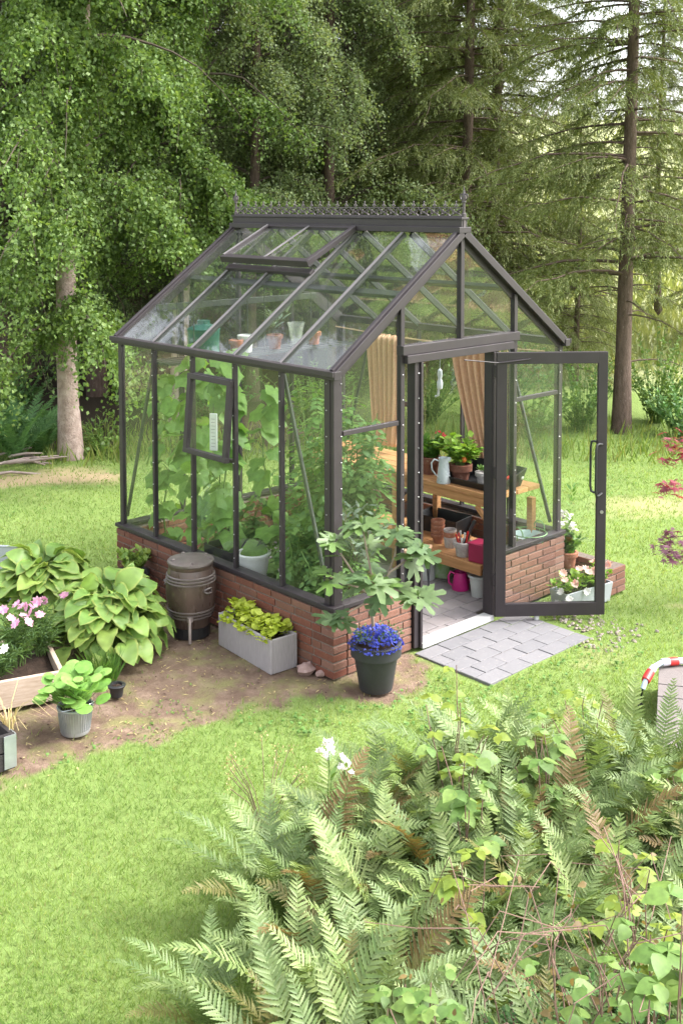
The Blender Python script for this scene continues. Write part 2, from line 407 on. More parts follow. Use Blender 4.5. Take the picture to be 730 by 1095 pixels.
def t_oval(w=.6, fold=.06, droop=.12, n=4):
    """pointed oval leaf folded at the midrib and drooping at the tip"""
    v, f = [], []
    for i in range(n+1):
        t = i/n; ww = w/2*math.sin(PI*min(1, .06+.94*t)**.8) if 0 < i < n else .0
        z = -droop*t*t
        v += [(-ww, t, z+fold*ww*2), (0, t, z), (ww, t, z+fold*ww*2)]
    for i in range(n):
        a = i*3
        f += [(a, a+1, a+4), (a, a+4, a+3), (a+1, a+2, a+5), (a+1, a+5, a+4)]
    return T(v, f)


def t_lobed(pts, cup=.08, droop=.1):
    """outline as a list of (angle in degrees from tip, radius), mirrored; fan from the petiole"""
    out = [(a, r) for a, r in pts]+[(-a, r) for a, r in reversed(pts) if a not in (0, 180)]
    v = [(0, 0, 0)]
    for a, r in out:
        x, y = r*math.sin(math.radians(a)), r*math.cos(math.radians(a))
        v.append((x, y, cup*abs(math.sin(math.radians(a*2.5)))*r-droop*r*r))
    n = len(out)
    return T(v, [(0, 1+i, 1+(i+1) % n) for i in range(n)])


def t_hosta():
    v, f, m = [], [], []
    n = 6
    for i in range(n+1):
        t = i/n; w = .40*math.sin(PI*(.06+.94*t)**.86)**.62 if i < n else 0.
        z = .12*math.sin(PI*t)-.24*t*t
        for k in (-1, -.82, 0, .82, 1):
            v.append((k*w, t, z+.24*abs(k)*w*1.5-.05*(abs(k) == 1)*(i % 2)))
    for i in range(n):
        for k in range(4):
            a = i*5+k
            f += [(a, a+1, a+6), (a, a+6, a+5)]; m += [1 if k in (0, 3) else 0]*2
    return T(v, f, m)


def t_ruffle():
    v, f = [], []
    n = 5
    for i in range(n+1):
        t = i/n; w = .42*math.sin(PI*(.12+.8*t))
        for k in (-1, -.5, 0, .5, 1):
            v.append((k*w, t, -.2*t*t+.09*math.sin(5*t+4*k)*abs(k)))
    for i in range(n):
        for k in range(4):
            a = i*5+k; f += [(a, a+1, a+6), (a, a+6, a+5)]
    return T(v, f)


def t_blade(): return T([(-.5, 0, 0), (.5, 0, 0), (.38, .55, .06), (-.38, .55, .06), (0, 1, -.12)], [(0, 1, 2), (0, 2, 3), (3, 2, 4)])


DIAM = t_diamond(); DIAMR = t_diamond(.8, .06, .1); OVAL = t_oval(); NARROW = t_oval(.3, .05, .2)
NEEDLE = t_diamond(.2, .03, .03)
ROUND = t_lobed([(0, .52), (30, .52), (60, .5), (90, .5), (120, .5), (150, .48), (180, .4)], .0, .25)
CUKE = t_lobed([(0, 1), (18, .78), (38, .78), (52, .88), (72, .7), (95, .68), (112, .72), (140, .55), (165, .42), (180, .12)], .14, .22)
FIG = t_lobed([(0, 1), (12, .9), (22, .42), (32, .62), (45, .92), (58, .82), (72, .4), (88, .55), (104, .68), (122, .5), (150, .4), (180, .1)], .06, .2)
MAPLE = t_lobed([(0, 1), (8, .3), (35, .95), (46, .3), (75, .85), (90, .28), (118, .65), (150, .2), (180, .1)], .04, .25)
BRAM = t_oval(.72, .08, .16, 5)
HOSTA = t_hosta(); RUFF = t_ruffle(); BLADE = t_blade()
TRI = T([(-.5, 0, 0), (.5, 0, 0), (0, 1, .05)], [(0, 1, 2)])
PETAL = t_oval(.75, -.05, .1, 3)


# ------------------------------------------------------------------ things
def tag(o, label=None, cat=None, group=None, kind=None):
    if label: o['label'] = label
    if cat: o['category'] = cat
    if group: o['group'] = group
    if kind: o['kind'] = kind
    return o


def thing(name, label, cat, loc, rz=0., group=None):
    o = bpy.data.objects.new(name, None); COL.objects.link(o)
    o.empty_display_size = .1
    o.location = tuple(map(float, loc)); o.rotation_euler = (0, 0, rz)
    return tag(o, label, cat, group)


def copy_tree(o, parent=None):
    c = o.copy(); COL.objects.link(c)
    if parent is not None: c.parent = parent
    for ch in list(o.children): copy_tree(ch, c)
    return c


def rnd(a, b, n=None): return RNG.uniform(a, b, n)


def sph(n):
    v = RNG.normal(size=(n, 3)); return nrm(v)


# ================================================================== WORLD, SUN
SUN_AZ_VEC = nrm(np.array([.80, -.62, 0]))       # from the right of the camera, slightly behind it
EL = math.radians(48)
sdir = SUN_AZ_VEC*math.cos(EL)+np.array([0, 0, math.sin(EL)])
world = bpy.data.worlds.new("World"); sc.world = world; world.use_nodes = True
wt = world.node_tree; wt.nodes.clear()
wo = wt.nodes.new('ShaderNodeOutputWorld'); bg = wt.nodes.new('ShaderNodeBackground')
sky = wt.nodes.new('ShaderNodeTexSky'); sky.sky_type = 'NISHITA'; sky.sun_disc = False
sky.sun_elevation = EL; sky.sun_rotation = math.atan2(sdir[0], sdir[1]); sky.dust_density = 4.; sky.air_density = 1.2
hs_ = wt.nodes.new('ShaderNodeHueSaturation'); hs_.inputs['Saturation'].default_value = .25
wt.links.new(sky.outputs[0], hs_.inputs['Color']); wt.links.new(hs_.outputs[0], bg.inputs[0])
bg.inputs[1].default_value = .15
wt.links.new(bg.outputs[0], wo.inputs[0])
sd = bpy.data.lights.new('sun', 'SUN'); sd.energy = 1.15; sd.angle = math.radians(24); sd.color = (1., .965, .92)
so = bpy.data.objects.new('sun', sd); COL.objects.link(so)
so.rotation_euler = Vector(sdir).to_track_quat('Z', 'Y').to_euler(); so.location = (8, -8, 12)
sc.view_settings.view_transform = 'Standard'; sc.view_settings.look = 'None'; sc.view_settings.gamma = 1.
sc.view_settings.exposure = 2.28
sc.render.engine = 'CYCLES'
cy = sc.cycles
cy.max_bounces = 8; cy.diffuse_bounces = 3; cy.glossy_bounces = 3; cy.transmission_bounces = 4; cy.transparent_max_bounces = 40
cy.caustics_reflective = False; cy.caustics_refractive = False
cy.use_denoising = True; cy.denoiser = 'OPENIMAGEDENOISE'
cy.sample_clamp_indirect = 6.

# ================================================================== GROUND
W, L = 2.2837, 2.3968
HS, HE, HR = .4195, 1.87, 2.6932


def terrain(x, y):
    dp = (x-C[0])*.680+(y-C[1])*.733; la = (x-C[0])*.733-(y-C[1])*.680
    t = np.clip((dp-19)/34., 0, 1); hill = t*t*(3-2*t)*6.6
    z = hill + .25*np.clip((dp-13.5)/4, 0, 1)
    z = z + .012*np.sin(x*2.1+1)*np.sin(y*1.7)+.006*np.sin(x*5.3)*np.sin(y*6.1+2)
    return z - .012


def poly_sd(px, py, poly):
    """signed distance (positive inside)"""
    d = np.full(px.shape, 1e9); ins = np.zeros(px.shape, bool)
    n = len(poly)
    for i in range(n):
        ax, ay = poly[i]; bx, by = poly[(i+1) % n]
        ex, ey = bx-ax, by-ay; wx, wy = px-ax, py-ay
        t = np.clip((wx*ex+wy*ey)/(ex*ex+ey*ey), 0, 1)
        d = np.minimum(d, np.hypot(wx-ex*t, wy-ey*t))
        c = ((ay <= py) & (by > py)) | ((by <= py) & (ay > py))
        with np.errstate(divide='ignore', invalid='ignore'):
            xi = ax+(py-ay)/(by-ay if by != ay else 1e-9)*ex
        ins ^= c & (px < xi)
    return np.where(ins, d, -d)


def vnoise(x, y, s, seed=0):
    """cheap smooth noise in about -1..1"""
    r = np.random.default_rng(seed); o = np.zeros_like(x)
    for k in range(6):
        a = r.uniform(0, 2*PI); fq = s*(1.+.7*k); ph = r.uniform(0, 6, 2)
        o += np.sin(x*math.cos(a)*fq+y*math.sin(a)*fq+ph[0]+1.3*np.sin(y*fq*.6+ph[1]))/(1+.5*k)
    return o/2.6


SOIL = [(-2.8, .75), (-2.03, .258), (-1.5, .16), (-1.14, .06), (-.75, .1), (-.35, -.1), (.0, -.45), (.35, -.42), (.62, -.25), (.62, .1), (.1, .5), (.1, 2.35), (-.35, 2.3), (-.6, 1.9), (-1.2, 1.6), (-2.4, 1.6)]
FERNBED = [tuple(gp(*q)[:2]) for q in ((352, 885), (430, 850), (560, 835), (700, 845), (830, 880), (900, 1300), (310, 1300), (305, 1060))]


def masks(x, y):
    dp = depth_of(x, y); la = lateral_of(x, y)
    soil = np.clip(.5+(poly_sd(x, y, SOIL)+.10*vnoise(x, y, 7, 3)+.06*vnoise(x, y, 17, 5)+.03*vnoise(x, y, 41, 6))/.2, 0, 1)
    fb = np.clip(.5+(poly_sd(x, y, FERNBED)+.05*vnoise(x, y, 9, 4))/.2, 0, 1)
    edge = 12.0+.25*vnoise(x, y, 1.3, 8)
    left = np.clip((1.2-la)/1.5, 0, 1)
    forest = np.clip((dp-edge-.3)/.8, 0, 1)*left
    wild = np.clip((dp-edge)/.5, 0, 1)
    px = CX+FPX*la/np.maximum(dp, .1); py = 218+3390/np.maximum(dp, .5)
    dry = .85*np.exp(-((py-517-8*vnoise(x, y, 2, 2)+.02*px)/11)**2)*np.clip((150-px)/40, 0, 1)
    dry += .75*np.exp(-((py-545)/14)**2)*np.clip((px-610)/60, 0, 1)*np.clip(.6+.6*vnoise(x, y, 2.2, 12), 0, 1)
    dry += .6*np.clip(vnoise(x, y, 3.1, 21)-.35, 0, 1)*np.clip((px-560)/60, 0, 1)*(py > 650)*(py < 760)
    meadow = np.clip((dp-15.5)/2.5, 0, 1)*np.clip((la-.6)/1.2, 0, 1)
    return soil, fb, forest, wild, np.clip(dry, 0, 1), meadow


def axis_lines(lo, hi, step, far):
    a = list(np.arange(lo, hi+1e-6, step)); s = step; x = hi
    while x < far: s *= 1.22; x += s; a.append(x)
    s = step; x = lo
    while x > -far: s *= 1.22; x -= s; a.insert(0, x)
    return np.array(a)


gx = axis_lines(-4.2, 4.6, .05, 420); gy = axis_lines(-4.0, 6.0, .05, 420)
X, Y = np.meshgrid(gx, gy, indexing='ij')
Z = terrain(X, Y)
so_, fb_, fo_, wi_, dr_, me_ = masks(X, Y)
Z += .012*so_*vnoise(X, Y, 19, 31)*(np.hypot(X, Y) < 9)
nx, ny = X.shape
idx = np.arange(nx*ny).reshape(nx, ny)
q = np.stack([idx[:-1, :-1], idx[1:, :-1], idx[1:, 1:], idx[:-1, 1:]], -1).reshape(-1, 4)
gm = bpy.data.meshes.new('ground')
gm.vertices.add(nx*ny); gm.vertices.foreach_set('co', np.stack([X, Y, Z], -1).astype(np.float32).ravel())
gm.loops.add(len(q)*4); gm.loops.foreach_set('vertex_index', q.astype(np.int32).ravel())
gm.polygons.add(len(q)); gm.polygons.foreach_set('loop_start', np.arange(0, len(q)*4, 4, dtype=np.int32))
gm.polygons.foreach_set('use_smooth', np.ones(len(q), bool)); gm.update(calc_edges=True)
for nm, arr in (('soil', np.maximum(so_, fb_)), ('forest', fo_), ('dry', dr_), ('meadow', me_)):
    at = gm.attributes.new(nm, 'FLOAT', 'POINT'); at.data.foreach_set('value', arr.astype(np.float32).ravel())
t = NT('lawn_and_soil')
co = t.coord()
n1 = t.noise(1.1, 5, .6, co); n2 = t.noise(38, 6, .7, co); n3 = t.noise(7, 6, .65, co)
lawn = t.mix(t.ramp(n1, [(.35, (0, 0, 0)), (.65, (1, 1, 1))]), (.15, .225, .06), (.2, .275, .085))
lawn = t.mix(t.ramp(n2, [(.35, (0, 0, 0)), (.7, (1, 1, 1))]), lawn, (.13, .18, .045))
dirt = t.ramp(n3, [(.25, (.09, .055, .04)), (.5, (.19, .13, .095)), (.75, (.28, .205, .155))])
dirt = t.mix(t.ramp(n2, [(.45, (0, 0, 0)), (.7, (1, 1, 1))]), dirt, (.13, .09, .065))
moss = t.ramp(t.noise(4.2, 5, .65, co), [(.48, (0, 0, 0)), (.64, (.7, .7, .7))])
dirt = t.mix(moss, dirt, (.2, .2, .075))
def attr(nm): 
    a = t.new('ShaderNodeAttribute'); a.attribute_name = nm; return a.outputs['Fac']
def soft(nm, lo, hi):
    m = t.new('ShaderNodeMath', operation='MULTIPLY_ADD'); t.link(n3, m.inputs[0]); m.inputs[1].default_value = .5; m.inputs[2].default_value = -.25
    a = t.new('ShaderNodeMath', operation='ADD'); t.link(attr(nm), a.inputs[0]); t.link(m.outputs[0], a.inputs[1])
    r = t.new('ShaderNodeMapRange'); t.link(a.outputs[0], r.inputs[0]); r.inputs[1].default_value = lo; r.inputs[2].default_value = hi
    return r.outputs[0]
c = t.mix(soft('dry', .2, .8), lawn, (.40, .31, .19))
c = t.mix(soft('meadow', .1, .7), c, (.36, .38, .19))
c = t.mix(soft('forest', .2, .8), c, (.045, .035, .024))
c = t.mix(soft('soil', .35, .75), c, dirt)
p = t.new('ShaderNodeBsdfPrincipled'); t.link(c, p.inputs['Base Color']); p.inputs['Roughness'].default_value = .95; p.inputs['Specular IOR Level'].default_value = .15
t.link(t.bump(t.noise(60, 8, .75, co), .8, .015), p.inputs['Normal']); t.link(p.outputs[0], t.out.inputs[0])
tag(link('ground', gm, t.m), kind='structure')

# ------------------------------------------------------------------ lawn blades
def blades(n, xr, yr, keep, size, wid, mat, name, label, tm=TRI, lean=.5, dref=4., pw=2., wfar=1.):
    x = rnd(*xr, n); y = rnd(*yr, n)
    dp = depth_of(x, y); la = lateral_of(x, y)
    vis = (dp > 3.2) & (np.abs(la) < dp*.36+1.3)
    pr = np.minimum(1, (dref/np.maximum(dp, .1))**pw)
    ok = vis & (rnd(0, 1, n) < pr) & (rnd(0, 1, n) < keep(x, y))
    x, y, dp = x[ok], y[ok], dp[ok]; N = len(x)
    a = rnd(0, 2*PI, N); ln = rnd(0, lean, N)
    d = np.stack([np.cos(a)*ln, np.sin(a)*ln, np.ones(N)], 1)
    nn = np.stack([np.cos(a+1.57), np.sin(a+1.57), np.zeros(N)], 1)+.2*sph(N)
    k = np.maximum(1, dp/5.)**wfar
    f = Fol().scatter(tm, np.stack([x, y, terrain(x, y)], 1), d, nn, size*rnd(.6, 1.3, N), wid*k*rnd(.7, 1.3, N))
    o = f.build(name, M[mat]); return tag(o, label, 'grass', kind='stuff')


def inside_gh(x, y): return (x > -.05) & (x < W+.05) & (y > -.05) & (y < L+.05)
def on_step(x, y): return (x > .58) & (x < 1.72) & (y > -.72) & (y < 0)


def lawn_keep(x, y):
    s, fb, fo, wi, dr, me = masks(x, y)
    kp = (1-s)**1.2*(1-.75*fb)*(1-fo)*(1-.75*dr)*(1-.6*me)
    kp = kp*np.where(inside_gh(x, y) | on_step(x, y), 0, 1)
    return np.maximum(kp, .05*(s > .3)*np.clip(vnoise(x, y, 3, 9)+.3, 0, 1)*~(inside_gh(x, y) | on_step(x, y)))


blades(1500000, (-6, 8), (-4.5, 8), lawn_keep, .034, .0042, 'lawnblade', 'lawn_grass', 'short mown yellow green lawn grass around the greenhouse', lean=1.1, dref=4.)


def wild_keep(x, y):
    dp = depth_of(x, y); la = lateral_of(x, y)
    s, fb, fo, wi, dr, me = masks(x, y)
    left = np.clip((1.2-la)/1.5, 0, 1)
    return wi*np.clip((14.2-dp)/1.5, 0, 1)*(.35+.65*np.clip(vnoise(x, y, 1.6, 14)+.5, 0, 1))


blades(90000, (-3, 13), (-1, 12), wild_keep, .2, .009, 'wildblade', 'rough_grass', 'tall rough grass along the forest edge', tm=BLADE, lean=.6, dref=20, wfar=.6)


def meadow_keep(x, y): return masks(x, y)[5]*np.clip((40-depth_of(x, y))/20, .1, 1)*.9


blades(90000, (3, 40), (-2, 40), meadow_keep, .34, .02, 'meadowblade', 'meadow_grass', 'pale dry meadow grass on the slope behind the spruces', tm=BLADE, lean=.7, dref=30, wfar=.8)

# ================================================================== GREENHOUSE
gh = thing('greenhouse', 'brown aluminium greenhouse with glass roof, ridge cresting and red brick base', 'greenhouse', (0, 0, 0))
SL = nrm(np.array([W/2, 0, HR-HE])); SN = np.array([-SL[2], 0, SL[0]])          # near slope direction and normal
SLr = nrm(np.array([-W/2, 0, HR-HE])); SNr = np.array([SL[2], 0, SL[0]])


def bricks(mb, mo, ax, a0, a1, out, inn, nc, ch, bl, seed, corner0=None, corner1=None, z0=0., jit=.002):
    """courses of single bricks along axis ax between a0 and a1; out / inn are the outer and inner face coordinates"""
    r = random.Random(seed)
    for c in range(nc):
        s = a0+(corner0 if (corner0 and c % 2) else 0); e = a1-(corner1 if (corner1 and c % 2) else 0)
        p = s; first = True
        while p < e-.02:
            ln = bl*r.uniform(.92, 1.08)*(.5 if (first and c % 2) else 1.); first = False
            q_ = min(e, p+ln)
            if e-q_ < bl*.3: q_ = e
            m = .0045; o = out+(r.uniform(-jit, jit)); z = z0+ch*(c+.5)
            cx_, dx = (p+q_)/2, q_-p-2*m; cy_, dy = (o+inn)/2, abs(o-inn)
            hgt = ch-2*m+r.uniform(-.001, .001)
            if ax == 'x': mb.box((cx_, cy_, z), (dx, dy, hgt))
            else: mb.box((cy_, cx_, z), (dy, dx, hgt))
            p = q_
    lo, hi = min(out, inn)+.007, max(out, inn)-.007
    s, e = a0+.007, a1-.007
    cz = z0+nc*ch/2-.002
    if ax == 'x': mo.box(((s+e)/2, (lo+hi)/2, cz), (e-s, hi-lo, nc*ch-.004))
    else: mo.box(((lo+hi)/2, (s+e)/2, cz), (hi-lo, e-s, nc*ch-.004))


NC, CH, BL = 8, HS/8-.0012, .185
mb, mo = MB(), MB()
bricks(mb, mo, 'y', -.03, L+.03, -.03, .085, NC, CH, BL, 1, .115, .115)
bricks(mb, mo, 'x', .085, W-.085, L+.03, L-.085, NC, CH, BL, 3)
mb2 = MB()
bricks(mb2, mo, 'x', .0855, .655, -.03, .085, NC, CH, BL, 2)
# corner bricks that close the alternate courses of the long wall
for c in range(1, NC, 2):
    for yy in (-.03, L-.085): (mb2 if yy < 0 else mb).box((.0275, yy+.0575, CH*(c+.5)), (.113, .112, CH-.009))
mb.build('brick_base', M['brick'], gh, bevel=.004); mb2.build('brick_base', M['bricklit'], gh, bevel=.004); mb2 = MB()  # long wall in the darker brick, gable in the copy with light painted in
bricks(mb2, mo, 'x', 1.50, W-.085, -.03, .085, NC, CH, BL, 5)
bricks(mb2, mo, 'y', -.03, L+.03, W+.03, W-.085, NC, CH, BL, 4)
mb2.build('brick_base', M['bricklit'], gh, bevel=.004)  # door side continues in the brick toned brighter for the light
mo.build('mortar', M['mortar'], gh)

FR = M['frame']
def part(name, mb, mat=None, bevel=.003, parent=None, smooth=None): return mb.build(name, mat or FR, parent or gh, bevel=bevel, smooth=smooth)

# sills
s = MB()
s.box((.005, L/2, HS+.014), (.085, L+.07, .028)); part('sill', s)
s = MB(); s.box((W-.005, L/2, HS+.014), (.085, L+.07, .028)); part('sill', s)
s = MB(); s.box((W/2, L-.005, HS+.014), (W-.09, .085, .028)); part('sill', s)
s = MB(); s.box((.35, .004, HS+.014), (.605, .08, .028)); part('sill', s)
s = MB(); s.box((1.87, .004, HS+.014), (.735, .08, .028)); part('sill', s)
# corner posts
for (x, y) in ((0, 0), (W, 0), (0, L), (W, L)):
    s = MB(); sx = 1 if x == 0 else -1; sy = 1 if y == 0 else -1
    k = 1. if (x == 0 and y == 0) else .62
    z0, z1 = HS+.028, HE-.03
    s.box((x+sx*.028*k, y+sy*.006, (z0+z1)/2), (.07*k, .03, z1-z0)); s.box((x+sx*.002, y+sy*(.021+.025*k), (z0+z1)/2), (.03, .05*k, z1-z0))
    s.box((x+sx*.034*k, y+sy*.028, (z0+z1)/2), (.016, .02, z1-z0))
    part('corner_post', s)
# mullions of the long walls
for x in (0, W):
    for i in range(1, 5):
        s = MB(); y = L*i/5
        s.box((x, y, (HS+HE)/2), (.03, .017, HE-HS-.06)); s.box((x+(-.016 if x == 0 else .016), y, (HS+HE)/2), (.008, .026, HE-HS-.06))
        part('glazing_bar', s, bevel=.002)
# mullions of the gables
def roof_z(x): return HE+(HR-HE)*(1-abs(x-W/2)/(W/2))
for y, back in ((0, False), (L, True)):
    for x in (W/4, W/2, 3*W/4):
        s = MB(); z1 = roof_z(x)-.035; z0 = HS if (back or x != W/2) else 1.985
        if not back and x == W/4: z0 = HS+.028
        if not back and x == 3*W/4: z0 = HS+.028
        s.box((x, y, (z0+z1)/2), (.024, .036, z1-z0)); s.box((x, y+(-.02 if not back else .02), (z0+z1)/2), (.034, .01, z1-z0))
        part('gable_mullion', s, bevel=.002)
# mid rails of the front gable side panes
s = MB(); s.box((W/8+.02, -.004, 1.495), (W/4-.09, .026, .03)); part('mid_rail', s)
s = MB(); s.box((W*7/8-.02, -.004, 1.495), (W/4-.08, .026, .03)); part('mid_rail', s)
# door frame
s = MB(); s.box((.688, -.014, .94), (.062, .07, 1.86)); s.box((.712, -.056, .94), (.022, .014, 1.86)); part('door_jamb', s)
s = MB(); s.box((1.455, -.014, .94), (.062, .07, 1.86)); s.box((1.437, -.056, .94), (.022, .014, 1.86)); part('door_jamb', s)
s = MB(); s.box((W/2, -.016, 1.955), (W/2+.036, .062, .06)); s.box((W/2-.03, -.026, 1.898), (W/2-.07, .075, .052)); part('door_header', s)
s = MB(); s.box((1.075, -.03, .018), (.72, .085, .036)); part('threshold', s, M['white'])
# eaves (gutters)
for x, sg in ((0, -1), (W, 1)):
    s = MB(); s.box((x+sg*.012, L/2, HE-.012), (.055, L+.10, .052)); s.box((x+sg*.048, L/2, HE-.002), (.014, L+.10, .034)); part('gutter', s)
# roof bars
for sg in (0, 1):
    sl, sn = (SL, SN) if sg == 0 else (SLr, SNr)
    foot = np.array([0 if sg == 0 else W, 0, HE+.012]); ln = math.hypot(W/2, HR-HE)
    for i in range(1, 5):
        y = L*i/5; a = foot+np.array([0, y, 0])-sl*.015; b = foot+np.array([0, y, 0])+sl*(ln-.045)
        s = MB(); s.bar(a, b, .02, .034, sn, -.012); part('roof_glazing_bar', s, M['frame_in'], .002)
        s = MB(); s.bar(a, b, .024, .008, sn, .013); part('roof_bar_cap', s, M['bar'], .002)
    for y, out in ((0, -1), (L, 1)):
        a = foot+np.array([0, y+out*.012, 0])-sl*.02; b = foot+np.array([0, y+out*.012, 0])+sl*(ln-.02)
        s = MB(); s.bar(a, b, .062, .05, sn, -.012); s.bar(a, b, .03, .016, sn, .02)
        a2 = a+np.array([0, -out*.02, 0])-sn*.055; b2 = b+np.array([0, -out*.02, 0])-sn*.055-sl*.05
        s.bar(a2, b2, .022, .045, sn); part('barge_bar', s, FR, .003)
    # purlin half way up
    m = foot+sl*(ln*.55)-sn*.05
    s = MB(); s.bar(m+np.array([0, .03, 0]), m+np.array([0, L-.03, 0]), .05, .03, sn); part('purlin', s, M['frame_in'])
# gable tie seen through the front glass
s = MB(); s.bar((.32, L-.03, 2.08), (W-.32, L-.03, 2.08), .025, .05); part('gable_tie', s, M['frame_in'])
# diagonal braces
for (x, y0, z0, y1, z1) in ((.035, .50, 1.80, .10, .52), (.035, 1.96, 1.80, 2.37, .50), (W-.035, .48, 1.80, .06, .5), (W-.035, 1.96, 1.8, 2.35, .5)):
    s = MB(); s.bar((x, y0, z0), (x, y1, z1), .024, .018, (1, 0, 0)); part('brace', s, M['frame_in'])
# ridge, cresting, finials
s = MB(); s.box((W/2, L/2, HR+.012), (.12, L+.09, .04)); s.box((W/2, L/2, HR+.055), (.06, L+.07, .05)); s.box((W/2, L/2, HR+.088), (.075, L+.09, .016)); part('ridge', s)
s = MB(); n = 25; zb = HR+.098; st = (L+.02)/n
s.box((W/2, L/2, zb+.003), (.012, L+.05, .012)); s.box((W/2, L/2, zb+.062), (.009, L+.03, .007))
for i in range(n):
    y = -.01+st*(i+.5)
    for sg in (-1, 1):
        pts = [(W/2+.004*sg, y+sg*st*.5*math.cos(PI*t), zb+.002+.058*t) for t in np.linspace(0, 1, 7)]
        s.tube(pts, .0055, 5)
        pts = [(W/2-.003*sg, y+sg*(st*.16+.013*math.sin(a)), zb+.033+.015*math.cos(a)) for a in np.linspace(0, 5., 8)]
        s.tube(pts, .004, 5)
        s.tube([(W/2, y, zb+.068), (W/2, y+sg*.012, zb+.080), (W/2, y+sg*.017, zb+.072)], .0035, 5)
    s.bar((W/2, y, zb+.05), (W/2, y, zb+.108), .006, .007, (1, 0, 0))
    s.ball((W/2, y, zb+.10), .006, 6)
part('cresting', s, M['cresting'], 0)
for y in (-.03, L+.03):
    s = MB(); s.lathe([(.016, 0), (.016, .03), (.009, .035), (.009, .1), (.016, .105), (.012, .12), (.018, .135), (.01, .16), (.004, .185), (.0001, .225)], 8, (W/2, y, HR+.09))
    for sg in (-1, 1):
        s.tube([(W/2, y+sg*(.01+.022*math.sin(a)), HR+.09+.145-.026*math.cos(a)*(1 if a < 2 else .6)) for a in np.linspace(.2, 4.2, 8)], .005, 5)
    s.box((W/2, y, HR+.07), (.02, .016, .09))
    part('finial', s, M['cresting'], 0, smooth=40)
# bolts along the posts
s = MB()
for z in np.arange(HS+.1, HE-.05, .16):
    for (x, y) in ((-.022, L/5), (-.022, 2*L/5), (-.022, 3*L/5), (-.022, 4*L/5), (.052, -.012), (W/4, -.027), (3*W/4, -.027), (.69, -.052), (-.012, .05), (W-.03, -.012)):
        s.ball((x, y, z), .0045, 5)
part('bolt_heads', s, M['steel'], 0)

# panes
def pane(quad, name='wall_pane', mat=None, th=.004, nvec=None, parent=None):
    qd = np.array(quad, float); n_ = nrm(np.cross(qd[1]-qd[0], qd[2]-qd[0])) if nvec is None else np.array(nvec)
    k = len(qd); V = list(qd-n_*th/2)+list(qd+n_*th/2)
    f = [tuple(reversed(range(k))), tuple(range(k, 2*k))]+[(i, (i+1) % k, (i+1) % k+k, i+k) for i in range(k)]
    return MB().add(V, f).build(name, mat or M['glass'], parent or gh)


zb_, zt_ = HS+.026, HE-.035
ve0, ve1 = 2*L/5+.012, 3*L/5-.012            # bay of the side window
for x in (0, W):
    for i in range(5):
        y0, y1 = L*i/5+.008, L*(i+1)/5-.008
        if i == 0: y0 += .03
        if i == 4: y1 -= .03
        if x == 0 and i == 2:
            pane([(x, y0, zb_), (x, y1, zb_), (x, y1, 1.165), (x, y0, 1.165)]); pane([(x, y0, 1.70), (x, y1, 1.70), (x, y1, zt_), (x, y0, zt_)])
            continue
        pane([(x, y0, zb_), (x, y1, zb_), (x, y1, zt_), (x, y0, zt_)])
def gpane(x0, x1, y, z0, zc=None):
    pts = [(x0, y, z0), (x1, y, z0), (x1, y, roof_z(x1)-.03 if zc is None else zc), (x0, y, roof_z(x0)-.03 if zc is None else zc)]
    pane(pts)
gpane(.045, W/4-.012, 0, HS+.028, 1.48); gpane(.045, W/4-.012, 0, 1.51)
gpane(W/4+.012, .658, 0, HS+.028, 1.925)
gpane(W/4+.012, W/2-.012, 0, 1.986); gpane(W/2+.012, 3*W/4-.012, 0, 1.986)
gpane(1.487, 3*W/4-.012, 0, HS+.028, 1.925)
gpane(3*W/4+.012, W-.03, 0, HS+.028, 1.48); gpane(3*W/4+.012, W-.03, 0, 1.51)
for a, b in ((.03, W/4-.012), (W/4+.012, W/2-.012), (W/2+.012, 3*W/4-.012), (3*W/4+.012, W-.03)): gpane(a, b, L, HS+.028)
LN = math.hypot(W/2, HR-HE)
for sg in (0, 1):
    sl, sn = (SL, SN) if sg == 0 else (SLr, SNr); foot = np.array([0 if sg == 0 else W, 0, HE+.012])
    for i in range(5):
        y0, y1 = L*i/5+.009, L*(i+1)/5-.009
        if i == 0: y0 += .025
        if i == 4: y1 -= .025
        top = LN-.05 if not (sg == 0 and i in (2, 3)) else LN*.66
        a0, a1 = foot+np.array([0, y0, 0])+sl*.0, foot+np.array([0, y1, 0])+sl*.0
        b0, b1 = foot+np.array([0, y0, 0])+sl*top, foot+np.array([0, y1, 0])+sl*top
        pane([a0, a1, b1, b0], 'roof_pane', M['roofglass'], nvec=sn)

# roof vent, propped open
ang = math.radians(9)
hinge = np.array([W/2-.055, 0, HR+.012])
vd = -SL*math.cos(ang)+SN*math.sin(ang); vn = np.cross(np.array([0, 1., 0]), vd); vn = vn if vn[2] > 0 else -vn
vl = LN*.36; y0, y1 = 2*L/5-.005, 4*L/5+.005
vent = MB()
P = lambda t, y: hinge+vd*vl*t+np.array([0, y, 0])
vent.bar(P(0, y0), P(1.02, y0), .042, .038, vn); vent.bar(P(0, y1), P(1.02, y1), .03, .03, vn)
vent.bar(P(1, y0-.02), P(1, y1+.02), .045, .05, vn, -.008); vent.bar(P(.02, y0), P(.02, y1), .03, .028, vn)
vo = vent.build('roof_vent', FR, gh, bevel=.003)
for yy_, w__, o__ in ((3*L/5, .022, .014), (y1, .018, .02)): vent = MB(); vent.bar(P(.02, yy_), P(.99, yy_), w__, .009, vn, o__); vent.build('vent_bar', M['bar'], vo, bevel=.002)
pane([P(.03, y0+.01), P(.03, 3*L/5-.005), P(.98, 3*L/5-.005), P(.98, y0+.01)], 'vent_pane', M['roofglass'], nvec=vn, parent=vo)
pane([P(.03, 3*L/5+.005), P(.03, y1-.01), P(.98, y1-.01), P(.98, 3*L/5+.005)], 'vent_pane', M['roofglass'], nvec=vn, parent=vo)
